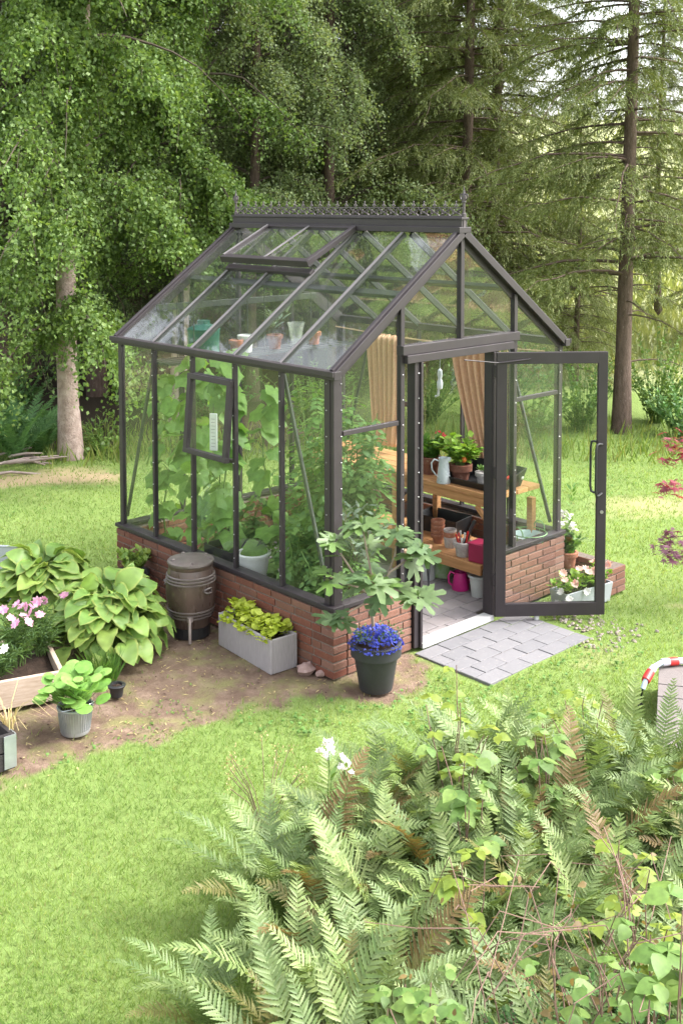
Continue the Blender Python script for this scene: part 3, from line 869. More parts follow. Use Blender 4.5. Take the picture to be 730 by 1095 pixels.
s = MB(); a = hinge-SL*LN*.36+np.array([0, 0, -.01]); s.bar(a+np.array([0, y0, 0]), a+np.array([0, y1, 0]), .05, .03, SN); s.build('vent_sill', FR, gh, bevel=.003)
s = MB(); s.bar(P(.95, 3*L/5), hinge-SL*LN*.3-SN*.05+np.array([0, 3*L/5, 0]), .008, .018); s.build('vent_stay', M['steel'], vo)

# side window, pushed open at the foot
win = MB(); z1, z0 = 1.695, 1.185; ox = -.045
def Q(y, t): return np.array([-.03+ox*(1-t), y, z0+(z1-z0)*t])
wn = nrm(np.cross(np.array([0, 1., 0]), Q(0, 1)-Q(0, 0)))
for y in (ve0+.004, ve1-.004): win.bar(Q(y, 0), Q(y, 1), .04, .036, wn)
win.bar(Q(ve0-.018, 0), Q(ve1+.018, 0), .034, .038, wn); win.bar(Q(ve0-.018, 1), Q(ve1+.018, 1), .036, .038, wn)
wo_ = win.build('side_window', FR, gh, bevel=.003)
pane([Q(ve0+.02, .03), Q(ve1-.02, .03), Q(ve1-.02, .97), Q(ve0+.02, .97)], 'window_pane', parent=wo_)
for zz, hh in ((1.70, .03), (1.165, .022)): s = MB(); s.box((0, (ve0+ve1)/2, zz), (.032, ve1-ve0, hh)); part('window_rail', s)
# matching dark window in the far long wall
s = MB()
for (ya, yb) in ((3*L/5+.0, 4*L/5),):
    za, zc = 1.18, 1.72
    s.box((W+.02, ya+.015, (za+zc)/2), (.03, .035, zc-za)); s.box((W+.02, yb-.015, (za+zc)/2), (.03, .035, zc-za))
    s.box((W+.02, (ya+yb)/2, za), (.03, yb-ya+.02, .04)); s.box((W+.02, (ya+yb)/2, zc), (.03, yb-ya+.02, .04))
part('side_window', s)

# door, swung outwards
A = np.array([1.428, -.085, 0]); B = np.array([2.015, -.572, 0]); dl = np.linalg.norm(B-A); dd = (B-A)/dl; dn = np.array([-dd[1], dd[0], 0])
door = MB(); z0, z1 = .035, 1.87
Pd = lambda s_, z: A+dd*s_*dl+np.array([0, 0, z])
door.bar(Pd(.045, z0), Pd(.045, z1), .034, .072, dd); door.bar(Pd(.958, z0), Pd(.958, z1), .034, .066, dd)
door.bar(Pd(.09, z0+.045), Pd(.918, z0+.045), .034, .09); door.bar(Pd(.09, z1-.04), Pd(.918, z1-.04), .034, .08)
do = door.build('door', FR, gh, bevel=.003)
pane([Pd(.09, z0+.09), Pd(.918, z0+.09), Pd(.918, z1-.08), Pd(.09, z1-.08)], 'door_pane', parent=do)
h = MB()
for sg in (-1, 1): h.tube([Pd(.958, 1.23)+dn*sg*.016, Pd(.958, 1.24)+dn*sg*.05-dd*.035, Pd(.958, 1.235)+dn*sg*.062-dd*.05, Pd(.958, 1.20)+dn*sg*.066-dd*.056, Pd(.958, .92)+dn*sg*.066-dd*.056, Pd(.958, .885)+dn*sg*.062-dd*.05, Pd(.958, .88)+dn*sg*.05-dd*.035, Pd(.958, .89)+dn*sg*.016], .0085, 8)
h.build('door_handle', M['blackplastic'], do, smooth=40)
h = MB(); h.tube([Pd(.958, .76)-dn*.016, Pd(.958, .76)-dn*.026], .012, 10); h.build('lock', M['steel'], do)
h = MB(); h.tube([(1.12, -.06, 1.845), Pd(.02, 1.80)-dn*.02], .004, 6); h.tube([Pd(.02, 1.80)-dn*.022, Pd(.3, 1.825)-dn*.022], .006, 6); h.build('door_stay', FR, do)
for zz in (.25, 1., 1.7): h = MB(); h.lathe([(.012, 0), (.012, .08)], 8, (1.425, -.082, zz)); h.build('hinge', FR, do)

# ------------------------------------------------------------------ paving
def pavers(mb, x0, x1, y0, y1, z, lx, ly, th, seed, along='x'):
    r = random.Random(seed); row = 0; y = y0
    while y < y1-.01:
        yb = min(y1, y+ly); x = x0-(lx/2 if row % 2 else 0)
        while x < x1-.01:
            xa, xb = max(x, x0), min(x1, x+lx)
            if xb-xa > .02: mb.box(((xa+xb)/2, (y+yb)/2, z-th/2+r.uniform(-.002, .002)), (xb-xa-.005, yb-y-.005, th))
            x += lx
        y = yb; row += 1
pm, jm = MB(), MB()
pavers(pm, .09, W-.09, .09, L-.09, .018, .19, .145, .05, 3)
pavers(pm, .72, 1.42, -.01, .0895, .016, .19, .1, .05, 4)
tag(pm.build('floor_paving', M['paver'], bevel=.004), kind='structure')
jm.box((W/2, L/2, -.01), (W-.18, L-.18, .04)); tag(jm.build('paving_bed', M['joint']), kind='structure')
pm, jm = MB(), MB()
pavers(pm, .63, 1.68, -.70, -.075, -.001, .21, .125, .05, 9)
tag(pm.build('step_paving', M['slab'], bevel=.004), kind='structure')
jm.box((1.155, -.387, -.027), (1.04, .61, .04)); tag(jm.build('step_paving_bed', M['joint']), kind='structure')

# ================================================================== POTS and PLANTS
R_ = np.array([.733, -.68, 0]); U_ = np.array([0, 0, 1.]); F_ = np.array([-.68, -.733, 0])
def pot_mesh(r0, r1, h, rim=.02, n=28, wall=.012):
    """tapered flower pot with a rolled rim, open at the top"""
    rr = r0+(r1-r0)*(h-rim*1.8)/h
    return MB().lathe([(.001, 0), (r0, 0), (rr, h-rim*1.8), (r1+.006, h-rim*1.7), (r1+.009, h-.004), (r1+.004, h), (r1-wall, h), (r1-wall-.004, h-.03), (r0*.7, .03), (.001, .03)], n)


def soil_disc(r, z, seed=0):
    rr = random.Random(seed); m = MB(); m.lathe([(r, z-.01), (r*.8, z+.004), (r*.45, z+.008), (.001, z+.012)], 16, wob=.02)
    return m


def plant_leaves(fol, stems, tmpl, per, size, mat=0, out=.6, up=.3, droop=0., t0=.25, jit=.35):
    """leaves set along stems (list of point arrays)"""
    pos, d, n, s = [], [], [], []
    for st in stems:
        st = np.asarray(st); m = len(st)
        k = max(1, int(per*RNG.uniform(.8, 1.2)))
        tt = rnd(t0, 1, k)*(m-1); i = np.minimum(m-2, tt.astype(int)); fr = (tt-i)[:, None]
        pp = st[i]*(1-fr)+st[i+1]*fr
        az = rnd(0, 2*PI, k)
        ax = nrm(st[-1]-st[0])
        o = np.stack([np.cos(az), np.sin(az), np.zeros(k)], 1)
        dirs = o*out+np.array([0, 0, up])+ax*.2+sph(k)*jit-np.array([0, 0, droop])
        pos.append(pp+nrm(o)*size*.12); d.append(dirs)
        n.append(np.array([0, 0, 1.])*1.2+o*.25+sph(k)*jit); s.append(size*rnd(.55, 1.15, k))
    fol.scatter(tmpl, np.concatenate(pos), np.concatenate(d), np.concatenate(n), np.concatenate(s), mat=mat)
    return fol


def stems_fan(n, h, spread, base_r=.03, bend=.3, z0=0., hj=.25, m=6):
    out = []
    for k in range(n):
        a = RNG.uniform(0, 2*PI); r = spread*math.sqrt(RNG.uniform(.02, 1)); hh = h*RNG.uniform(1-hj, 1.05)*(1-.25*(r/spread)**2)
        b = np.array([math.cos(a), math.sin(a), 0])*base_r*RNG.uniform(.2, 1)
        t_ = np.linspace(0, 1, m)[:, None]
        p = b*(1-t_)+np.array([math.cos(a)*r, math.sin(a)*r, 0])*(t_**(1+bend))+np.array([0, 0, hh])*t_**(1-bend*.4)+np.array([0, 0, z0])
        out.append(p+RNG.normal(size=(m, 3))*h*.012*t_)
    return out


def stem_mesh(stems, r0, r1, n=4):
    m = MB()
    for st in stems: m.tube(st, np.linspace(r0, r1, len(st)), n, cap=False)
    return m


def flowers(fol, centers, size, petals, tmpl=PETAL, mat=0, face=(0, 0, 1), jit=.5, cup=.35):
    for c_ in centers:
        ax = nrm(np.array(face)+RNG.normal(size=3)*jit*.6); x = nrm(np.cross(ax, (1, .3, .2))); y = np.cross(ax, x)
        a = np.linspace(0, 2*PI, petals, endpoint=False)+RNG.uniform(0, 6)
        d = np.cos(a)[:, None]*x+np.sin(a)[:, None]*y+ax*cup
        fol.scatter(tmpl, np.tile(c_, (petals, 1)), d, ax, size*rnd(.85, 1.1, petals), mat=mat)
    return fol


def flower_parts(heads, size, petals, mat, parent, spread=0., per=1, face=(0, 0, 1), jit=.7, cup=.3):
    for h_ in heads:
        f_ = Fol(); flowers(f_, np.asarray(h_)+RNG.normal(size=(per, 3))*spread, size, petals, face=face, jit=jit, cup=cup)
        f_.build('flower', M[mat], parent)


def tops(stems, n):
    k = RNG.choice(len(stems), size=n, replace=n > len(stems)); return [np.asarray(stems[i][-1])+RNG.normal(size=3)*.008 for i in k]


def potted(name, label, cat, loc, pot, potmat, r1, h, rz=0., group=None, pot_name='pot'):
    t_ = thing(name, label, cat, loc, rz, group)
    pot.build(pot_name, potmat, t_, smooth=40)
    if r1: soil_disc(r1, h-.025).build('soil', M['soil'], t_, smooth=60)
    return t_


# --- fig in black pot, blue lobelia at its foot
PZ = .012
t_ = potted('potted_fig', 'young fig tree in tapered black pot with blue lobelia beside the door', 'potted fig', (.09, -.27, .0), pot_mesh(.098, .145, .285, .045), M['blackpot'], .128, .275)
trunk = [np.array([.0, .03, .25]), np.array([.008, .03, .36]), np.array([-.004, .03, .46]), np.array([.0, .035, .55])]
br = []
def fb_(*pts): br.append(np.array(pts, float))
tp = trunk[-1]
def fr(r, u, f): return R_*r+U_*u+F_*f
fb_(tp, fr(-.1, .62, .03), fr(-.2, .66, .06), fr(-.27, .70, .08)); fb_(tp, fr(-.07, .55, .1), fr(-.15, .52, .14), fr(-.23, .46, .15))
fb_(tp, fr(.06, .66, .0), fr(.11, .80, .0), fr(.13, .93, .0)); fb_(tp, fr(.1, .62, .06), fr(.19, .60, .09), fr(.24, .58, .1))
fb_(tp, fr(-.03, .7, -.02), fr(-.06, .85, -.03), fr(-.08, .98, -.02)); fb_(tp, fr(-.14, .7, -.02), fr(-.2, .8, -.0), fr(-.25, .88, .0))
fb_(tp, fr(.05, .62, .12), fr(.02, .68, .2), fr(-.03, .72, .22)); fb_(tp, fr(.08, .72, .05), fr(.2, .80, .03), fr(.26, .84, .02))
m_ = MB(); m_.tube(trunk, [.013, .011, .010, .009], 7)
for b_ in br: m_.tube(b_, np.linspace(.008, .004, 4), 5)
m_.build('trunk', M['figstem'], t_, smooth=60)
fol = Fol()
for b_ in br:
    e = b_[-1]; k = 6; az = np.linspace(0, 2*PI, k, endpoint=False)+RNG.uniform(0, 6)
    d = np.stack([np.cos(az), np.sin(az), rnd(-.35, .35, k)], 1)
    fol.scatter(FIG, e+d*.035+RNG.normal(size=(k, 3))*.015, d, np.array([0, 0, 1.])+sph(k)*.45+F_*.3, .125*rnd(.6, 1.1, k))
    for q_ in (b_[1], b_[2]):
        k = 1; d = sph(k)*np.array([1, 1, .3])
        fol.scatter(FIG, q_+nrm(d)*.04, d, np.array([0, 0, 1.])+sph(k)*.45+F_*.3, .115*rnd(.7, 1.1, k))
    k = 3; fol.scatter(NARROW, np.tile(e, (k, 1)), sph(k)*.4+np.array([0, 0, 1.]), sph(k), .06, mat=0)
fol.build('leaves', M['fig'], t_)
fol = Fol(); st = stems_fan(70, .1, .17, .11, .2, .27); plant_leaves(fol, st, DIAM, 8, .02); fol.build('lobelia_leaves', M['feather'], t_)
fol = Fol(); a = rnd(0, 2*PI, 620); r = .165*np.sqrt(rnd(0, 1, 620)); cc = np.stack([r*np.cos(a), r*np.sin(a), .295+.07*(1-(r/.17)**2)*rnd(.2, 1.15, 620)-.03*(r > .14)], 1)
flowers(fol, cc, .011, 5, jit=1.2); fol.build('lobelia_flowers', M['lobelia'], t_)

# --- glazed barrel with spigot post
bl_ = thing('rain_barrel', 'dark brown glazed rain barrel with ribbed hoops by the brick wall', 'barrel', (-.225, 1.17, .0))
prof = [(.001, .06), (.118, .06), (.128, .075), (.142, .14)]
m_ = MB(); m_.lathe([(.001, .07), (.122, .07), (.138, .13), (.158, .2), (.168, .28), (.166, .36), (.155, .43), (.146, .462), (.15, .472), (.15, .486)], 40); m_.build('body', M['barrel'], bl_, smooth=35)
m_ = MB()
for z, r in ((.145, .145), (.168, .151), (.19, .157), (.375, .1655), (.395, .163), (.415, .16)):
    m_.lathe([(r-.004, z-.008), (r+.004, z-.004), (r+.004, z+.003), (r-.004, z+.008)], 40)
m_.build('hoop', M['barrelhoop'], bl_, smooth=35)
m_ = MB(); m_.lathe([(.152, .487), (.156, .494), (.154, .505), (.12, .515), (.06, .522), (.001, .524)], 36, wob=.006)
for k in range(5):
    m_.ball((.12*math.cos(k*1.4), .12*math.sin(k*1.4), .518), .013, 8, (1, 1, .5))
m_.build('lid', M['barrelhoop'], bl_, smooth=40)
for sg in (1, -1):
    a0 = math.radians(-85) if sg == 1 else math.radians(120)
    m_ = MB(); o = np.array([math.cos(a0), math.sin(a0), 0]); tg = np.array([-o[1], o[0], 0])
    m_.tube([o*.166+tg*.03*math.cos(x)+o*.022*abs(math.sin(x))+np.array([0, 0, .335+.016*math.sin(x)]) for x in np.linspace(0, 2*PI, 12)], .007, 6); m_.build('handle', M['barrelhoop'], bl_, smooth=50)
m_ = MB(); o = np.array([-.62, -.785, 0]); m_.lathe([(.02, 0), (.02, .03)], 12, tuple(o*.15+np.array([0, 0, .135]))); m_.tube([o*.165+np.array([0, 0, .16]), o*.18+np.array([0, 0, .12]), o*.182+np.array([0, 0, -.0])], .011, 10); m_.build('spigot_pipe', M['steelpole'], bl_, smooth=40)
m_ = MB(); m_.lathe([(.11, 0), (.125, .0), (.125, .068), (.1, .068)], 24); m_.build('foot_ring', M['blackplastic'], bl_)

# --- grey rectangular planter with lettuce
pl = np.array([-.262, .285]); pr_ = np.array([-.214, .879]); ang = math.atan2(pr_[1]-pl[1], pr_[0]-pl[0])
cpl = (pl+pr_)/2+np.array([.105, -.0])
t_ = thing('lettuce_planter', 'grey rectangular planter of bright lettuce beside the brick wall', 'planter', (cpl[0], cpl[1], 0), ang)
l_, w_, h_ = .60, .20, .215
m_ = MB()
for (cx_, cy_, dx, dy) in ((0, -w_/2+.009, l_, .018), (0, w_/2-.009, l_, .018), (-l_/2+.009, 0, .018, w_-.037), (l_/2-.009, 0, .018, w_-.037)): m_.box((cx_, cy_, h_/2), (dx, dy, h_))
m_.box((0, 0, .02), (l_-.04, w_-.04, .02)); m_.build('box', M['planter'], t_, bevel=.004)
m_ = MB(); m_.box((0, 0, .17), (l_-.038, w_-.038, .01)); m_.build('soil', M['soil'], t_)
fol = Fol(); N = 420; x = rnd(-l_/2+.03, l_/2-.03, N); y = rnd(-w_/2-.005, w_/2+.005, N); z = .19+.10*np.clip(1-(2*y/w_)**2, 0, 1)*rnd(.3, 1.1, N)
az = rnd(0, 2*PI, N); d = np.stack([np.cos(az), np.sin(az)+y*6, rnd(-.1, 1., N)], 1); fol.scatter(RUFF, np.stack([x, y, z], 1), d, np.array([0, 0, 1.])+sph(N)*.5, .046*rnd(.6, 1.25, N)); fol.build('lettuce_leaves', M['lettuce'], t_)

# --- black pot with a variegated shrub by the wall
t_ = potted('potted_shrub', 'small variegated shrub in plain black pot at the far wall corner', 'potted plant', (-.175, 1.985, 0), pot_mesh(.1, .125, .21, .012), M['blackpot'], .108, .2)
st = stems_fan(30, .18, .15, .06, .3, .19); stem_mesh(st, .003, .0015).build('stems', M['greenstem'], t_)
fol = Fol(); plant_leaves(fol, st, OVAL, 11, .055, up=.5); fol.build('leaves', M['variegated'], t_)

# --- nasturtium in a zinc bucket
t_ = thing('potted_nasturtium', 'round leaved nasturtium in small ribbed zinc bucket on bare soil', 'potted plant', tuple(gp(81, 782)))
m_ = MB(); prof = [(.001, 0), (.075, 0), (.078, .006)]
m_.lathe([(.001, 0), (.076, 0), (.08, .01), (.078, .02), (.094, .138), (.099, .143), (.099, .15), (.091, .152), (.088, .14), (.072, .03), (.001, .03)], 48)
for k in range(0, 40):
    a = 2*PI*k/40; m_.bar((.0795*math.cos(a), .0795*math.sin(a), .022), (.0935*math.cos(a), .0935*math.sin(a), .134), .004, .004, (math.cos(a), math.sin(a), 0))
m_.build('bucket', M['galv'], t_, smooth=40)
m_ = MB(); m_.tube([(.1*math.cos(a), .1*math.sin(a), .14-.035*math.sin(a*1.)) for a in np.linspace(PI*1.1, PI*1.9, 10)], .003, 5); m_.build('bail_handle', M['galv'], t_)
soil_disc(.085, .128).build('soil', M['soil'], t_)
st = stems_fan(66, .22, .19, .06, .3, .12, .6); stem_mesh(st, .002, .0015, 4).build('stems', M['greenstem'], t_)
fol = Fol(); e = np.array([s_[-1] for s_ in st]); e2 = np.array([s_[3] for s_ in st[:20]])
ee = np.concatenate([e, e2]); N = len(ee); o = ee-np.array([0, 0, .1]); fol.scatter(ROUND, ee, nrm(o)*np.array([1, 1, .2])+sph(N)*.3, np.array([-.25, -.25, 1.])+sph(N)*.35, .088*rnd(.6, 1.2, N)); fol.build('leaves', M['nast'], t_)

# --- hostas
def hosta(loc, rad, h, n, label):
    t_ = thing('hosta', label, 'hosta', loc)
    fol = Fol(); st = []
    gA = PI*(3-math.sqrt(5))
    for k in range(n):
        u = (k+.5)/n; el_ = math.radians(12+72*(1-u)**1.0); az = k*gA+RNG.uniform(-.3, .3)
        rr = rad*(.25+.62*u)*RNG.uniform(.85, 1.1)
        o = np.array([math.cos(az), math.sin(az), 0])
        tip = o*rr+np.array([0, 0, h*(.32+.68*(1-u**1.6))*RNG.uniform(.85, 1.12)])
        st.append(np.array([o*.04, o*rr*.5+np.array([0, 0, tip[2]*.72]), tip]))
        d = o*1.0+np.array([0, 0, .35-.75*u]); nn = np.array([0, 0, 1.])+o*(.25+.9*u)+RNG.normal(size=3)*.22
        fol.scatter(HOSTA, [tip-o*.05], [d+RNG.normal(size=3)*.3], [nn+RNG.normal(size=3)*.15], .165*RNG.uniform(.6, 1.2))
    stem_mesh(st, .006, .004, 4).build('leaf_stalks', M['greenstem'], t_)
    fol.build('leaves', [M['hosta'], M['hostaedge']], t_, smooth=True)
    return t_
hosta(tuple(gp(116, 698)), .42, .41, 200, 'large hosta clump with yellow edged leaves between the barrel and bucket')
hosta(tuple(gp(50, 668)), .45, .43, 180, 'hosta clump beside the pale zinc tub, behind the pink flowers')

# --- pale zinc tub
tb = thing('zinc_sheet', 'pale zinc edging sheet standing upright behind the hostas', 'edging sheet', tuple(gp(33, 644)))
m_ = MB(); nn_ = 16; V = []
for off in (0., .008):
    for i in range(nn_):
        a_ = -R_*(.05*i)+F_*(.0-.06*math.sin(i/nn_*2.2)+off)
        V += [a_, a_+U_*.405]
k = 2*nn_; f = []
for i in range(nn_-1): f += [(2*i, 2*i+1, 2*i+3, 2*i+2), (k+2*i, k+2*i+2, k+2*i+3, k+2*i+1), (2*i+1, k+2*i+1, k+2*i+3, 2*i+3)]
f += [(0, k, k+1, 1)]
m_.add(V, f).build('sheet', M['zincpale'], tb, smooth=50)
m_ = MB(); m_.tube([V[2*i+1]+F_*.004 for i in range(nn_)], .009, 7); m_.build('rolled_rim', M['zincpale'], tb, smooth=60)

# --- raised bed of cosmos
K = gp(70, 747)[:2]; Lf = gp(0, 760)[:2]; Bk = gp(36, 702, .17)[:2]
u_ = nrm(Lf-K); v_ = nrm(Bk-K); v_ = nrm(v_-u_*(u_@v_)); ang = math.atan2(u_[1], u_[0])
bed = thing('raised_bed', 'pale wooden raised bed frame filled with dark soil', 'raised bed', (K[0], K[1], 0), ang)
vs = 1. if (-math.sin(ang)*v_[0]+math.cos(ang)*v_[1]) > 0 else -1.
bw, bd, bh = 1.15, .62, .165
for nm_, c_, d_ in (('board', (bw/2, vs*.014, bh/2), (bw, .028, bh)), ('board', (bw/2, vs*(bd-.014), bh/2), (bw, .028, bh)), ('board', (.014, vs*bd/2, bh/2-.002), (.028, bd-.058, bh)), ('board', (bw-.014, vs*bd/2, bh/2-.002), (.028, bd-.058, bh))):
    MB().box(c_, d_).build(nm_, M['woodpale'], bed, bevel=.004)
m_ = MB(); gx_ = np.linspace(.03, bw-.03, 16); gy_ = np.linspace(.03, bd-.03, 10)
V = [(x, vs*y, .115+.018*math.sin(x*23)*math.sin(y*19)+RNG.uniform(-.008, .008)) for x in gx_ for y in gy_]
m_.add(V, [(i*10+j, (i+1)*10+j, (i+1)*10+j+1, i*10+j+1) if vs > 0 else (i*10+j, i*10+j+1, (i+1)*10+j+1, (i+1)*10+j) for i in range(15) for j in range(9)]); m_.build('soil', M['soil'], bed, smooth=60)


def cosmos(loc, h, rad, nst, nfl, label, petal='pinkpetal', group=None):
    t_ = thing('cosmos', label, 'flowers', loc, 0, group)
    st = stems_fan(nst, h, rad, .05, .3, 0, .45); stem_mesh(st, .003, .0015, 4).build('stems', M['greenstem'], t_)
    fol = Fol(); plant_leaves(fol, st, t_diamond(.1, .02, .2), 34, .07, out=.8, up=.3, t0=.15, jit=.6); fol.build('leaves', M['feather'], t_)
    cs = [np.asarray(s_[-1])+np.array([0, 0, .01]) for s_ in sorted(st, key=lambda s_: -s_[-1][2])[:nfl]]
    flower_parts(cs, .034, 8, petal, t_, face=(-.5, -.5, 1), cup=.2)
    return t_
cosmos(tuple(gp(18, 712, .12)), .38, .17, 26, 9, 'pink cosmos with feathery leaves in the wooden raised bed')
cosmos(tuple(gp(42, 700, .12)), .36, .14, 20, 4, 'sparse pale pink cosmos at the back of the raised bed')
cosmos(tuple(gp(-6, 726, .12)), .26, .16, 18, 4, 'white cosmos low at the photo edge of the raised bed', 'whitepetal')
cosmos(tuple(gp(72, 690)), .34, .1, 9, 3, 'single light pink flowers rising through the hosta leaves')
# grass tuft beside the bed
fol = Fol(); N = 240; a = rnd(0, 2*PI, N); r = rnd(0, .09, N); d = np.stack([np.cos(a)*rnd(.1, .8, N), np.sin(a)*rnd(.1, .8, N), np.ones(N)], 1)
fol.scatter(BLADE, np.stack([r*np.cos(a), r*np.sin(a), np.zeros(N)], 1), d, np.stack([np.sin(a), -np.cos(a), np.zeros(N)], 1)+sph(N)*.3, .21*rnd(.6, 1.1, N), .006)
tag(fol.build('grass_tuft', M['potleaf'], loc=tuple(gp(108, 728))), 'bright green grass tuft between hosta and raised bed', 'grass tuft')
t_ = thing('small_pot', 'tiny empty dark pot sunk beside the grass tuft', 'pot', tuple(gp(125, 744))); pot_mesh(.035, .045, .07, .008).build('body', M['blackplastic'], t_, smooth=40); soil_disc(.036, .055).build('soil', M['soil'], t_)

# --- dark crate with pale bracket, straw grass
ck = gp(17, 822)[:2]; cr = thing('planting_crate', 'dark plank crate with pale metal corner bracket at the bare soil', 'crate', (ck[0], ck[1], 0), math.atan2(u_[1], u_[0])+.28)
for z in (.05, .145):
    MB().box((.4, vs*.012, z), (.8, .024, .088)).build('plank', M['crate'], cr, bevel=.003); MB().box((.012, vs*.33, z), (.024, .6, .088)).build('plank', M['crate'], cr, bevel=.003)
    MB().box((.4, vs*.642, z), (.8, .024, .088)).build('plank', M['crate'], cr, bevel=.003)
m_ = MB(); m_.box((-.004, vs*.03, .1), (.006, .062, .17)); m_.box((.03, vs*-.003, .1), (.06, .006, .17))
for k in range(5): m_.ball((-.008, vs*.03, .03+k*.034), .006, 6)
m_.build('bracket', M['galv'], cr)
m_ = MB(); m_.box((.4, vs*.327, .06), (.75, .6, .09)); m_.build('soil', M['soil'], cr)
fol = Fol(); N = 26; a = rnd(0, 2*PI, N)
for k in range(N):
    st = np.array([(0, 0, 0), (.06*math.cos(a[k]), .06*math.sin(a[k]), .18), (.18*math.cos(a[k]), .18*math.sin(a[k]), .26), (.32*math.cos(a[k]), .32*math.sin(a[k]), .2)])*RNG.uniform(.5, 1.)
    dseg = np.diff(st, axis=0)
    for i in range(3): fol.scatter(T([(-.5, 0, 0), (.5, 0, 0), (.4, 1, 0), (-.4, 1, 0)], [(0, 1, 2), (0, 2, 3)]), [st[i]], [dseg[i]], [np.array([.2, .1, 1.])], np.linalg.norm(dseg[i]), .006*(1-.25*i))
gpos = gp(10, 790, .1); tag(fol.build('sedge', M['strawleaf'], loc=tuple(gpos)), 'dry arching sedge blades growing in the dark crate', 'sedge')

# --- rubble at the corner
for k, (u0, v0, r0, lab) in enumerate(((327, 719, .055, 'pink broken brick lump at the greenhouse corner'), (333, 712, .042, 'upright grey pink stone leaning by the greenhouse corner'), (343, 722, .03, 'small pale stone in front of the brick corner'), (155, 640, .05, 'grey rock beside the black shrub pot'))):
    q_ = gp(u0, v0); tag(MB().rock((0, 0, r0*.4), r0, k+3, (1.1, .9, .7)).build('stone', M['stone'], loc=tuple(q_), smooth=35), lab, 'stone')
# soil crumbs and gravel
m_ = MB(); rr = random.Random(5)
for k in range(420):
    x, y = rr.uniform(1.45, 2.1), rr.uniform(-.95, -.15)
    if on_step(x, y) or rr.random() > math.exp(-((x-1.8)/.22)**2-((y+.62)/.3)**2)*1.5: continue
    m_.rock((x, y, .002), rr.uniform(.007, .016), k, (1, 1, .7))
tag(m_.build('gravel', M['pebble'], smooth=40), 'pale gravel spilled beside the paved step', 'gravel', kind='stuff')
m_ = MB()
for k in range(900):
    x, y = rr.uniform(-2.4, .6), rr.uniform(-.4, 2.2)
    if inside_gh(x, y) or rr.random() > float(masks(np.array([x]), np.array([y]))[0][0])*.8: continue
    m_.rock((x, y, float(terrain(x, y))+.002), rr.uniform(.003, .008), k, (1, 1, .6))
tag(m_.build('soil_crumbs', M['crumb'], smooth=40), 'loose crumbs of earth on the bare soil', 'soil crumbs', kind='stuff')
fol = Fol(); N = 1500; x = rnd(-2.4, .7, N); y = rnd(-.5, 2.2, N); k_ = (rnd(0, 1, N) < masks(x, y)[0]) & ~inside_gh(x, y); x, y = x[k_], y[k_]; N = len(x)
fol.scatter(t_diamond(.22, .05, .02), np.stack([x, y, terrain(x, y)+.006], 1), sph(N)*np.array([1, 1, .15]), U_+sph(N)*.3, .03*rnd(.4, 1.5, N))
tag(fol.build('plant_litter', M['strawleaf']), 'straw and dry leaf bits on the bare soil', 'litter', kind='stuff')
fol = Fol(); N = 7000; x = rnd(-2.4, .7, N); y = rnd(-.6, 2.2, N); mk = masks(x, y)[0]; k_ = (mk > .2) & ~inside_gh(x, y) & (vnoise(x, y, 5, 77)+.25*vnoise(x, y, 19, 78) > .38); x, y = x[k_], y[k_]; N = len(x)
fol.scatter(OVAL, np.stack([x, y, terrain(x, y)+.004], 1), sph(N)*np.array([1, 1, .3])+U_*.3, U_+sph(N)*.4, .016*rnd(.5, 1.5, N))
tag(fol.build('soil_weeds', M['bramble']), 'tiny green weeds and moss on the bare soil', 'weeds', kind='stuff')
fol = Fol(); N = 60000; x = rnd(-6, 6, N); y = rnd(-4.5, 6, N); dp = depth_of(x, y); k_ = (dp > 3.3) & (np.abs(lateral_of(x, y)) < dp*.36+.3) & (rnd(0, 1, N) < (4.5/np.maximum(dp, 1))**1.5) & (vnoise(x, y, 2.6, 55)+.4*vnoise(x, y, 8, 56) > .42) & (rnd(0, 1, N) < lawn_keep(x, y)); x, y = x[k_], y[k_]; N = len(x)
for k in range(3):
    a = rnd(0, 6.28, N); fol.scatter(ROUND, np.stack([x, y, terrain(x, y)+.022*rnd(.7, 1.4, N)], 1), np.stack([np.cos(a), np.sin(a), .2+0*a], 1), U_+sph(N)*.35, .017*rnd(.7, 1.3, N))
tag(fol.build('clover', M['clover']), 'patches of low clover leaves in the lawn', 'clover', kind='stuff')
m_ = MB()
m_.lathe([(.018, 0), (.018, .02), (.015, .035), (.015, .06), (.02, .064), (.02, .074), (.008, .085), (.001, .088)], 14)
tag(m_.build('door_peg', M['plasticwhite'], loc=tuple(gp(573, 662)), smooth=40), 'small white peg standing in front of the open door', 'peg')

# --- right of the door: brick bed, geranium pot, begonia trough
a_ = gp(668, 597, .2)[:2]; b_ = gp(625, 605, .2)[:2]
x1_, y0_ = 2.62, -.36
bb = thing('brick_bed', 'low reddish brick bed edging behind the begonia trough', 'brick bed', (0, 0, 0))
mb, mo = MB(), MB()
bricks(mb, mo, 'x', 2.335, x1_, y0_, y0_+.1, 4, .05, .17, 11, z0=0)
bricks(mb, mo, 'y', y0_+.1005, .42, x1_, x1_-.1, 4, .05, .17, 12)
mb.build('bricks', M['bricklit'], bb, bevel=.004); mo.build('mortar', M['mortar'], bb)
m_ = MB(); m_.box((2.425, .03, .07), (.18, .56, .12)); m_.build('soil', M['soil'], bb)
t_ = potted('potted_geranium', 'white geranium with spire leaves in terracotta pot by brick bed', 'potted plant', (2.425, .02, .13), pot_mesh(.05, .068, .12, .02), M['terra'], .055, .112)
st = stems_fan(16, .27, .12, .03, .25, .1, .4); stem_mesh(st, .003, .002).build('stems', M['greenstem'], t_)
fol = Fol(); plant_leaves(fol, st, ROUND, 9, .055, up=.3, t0=.1)
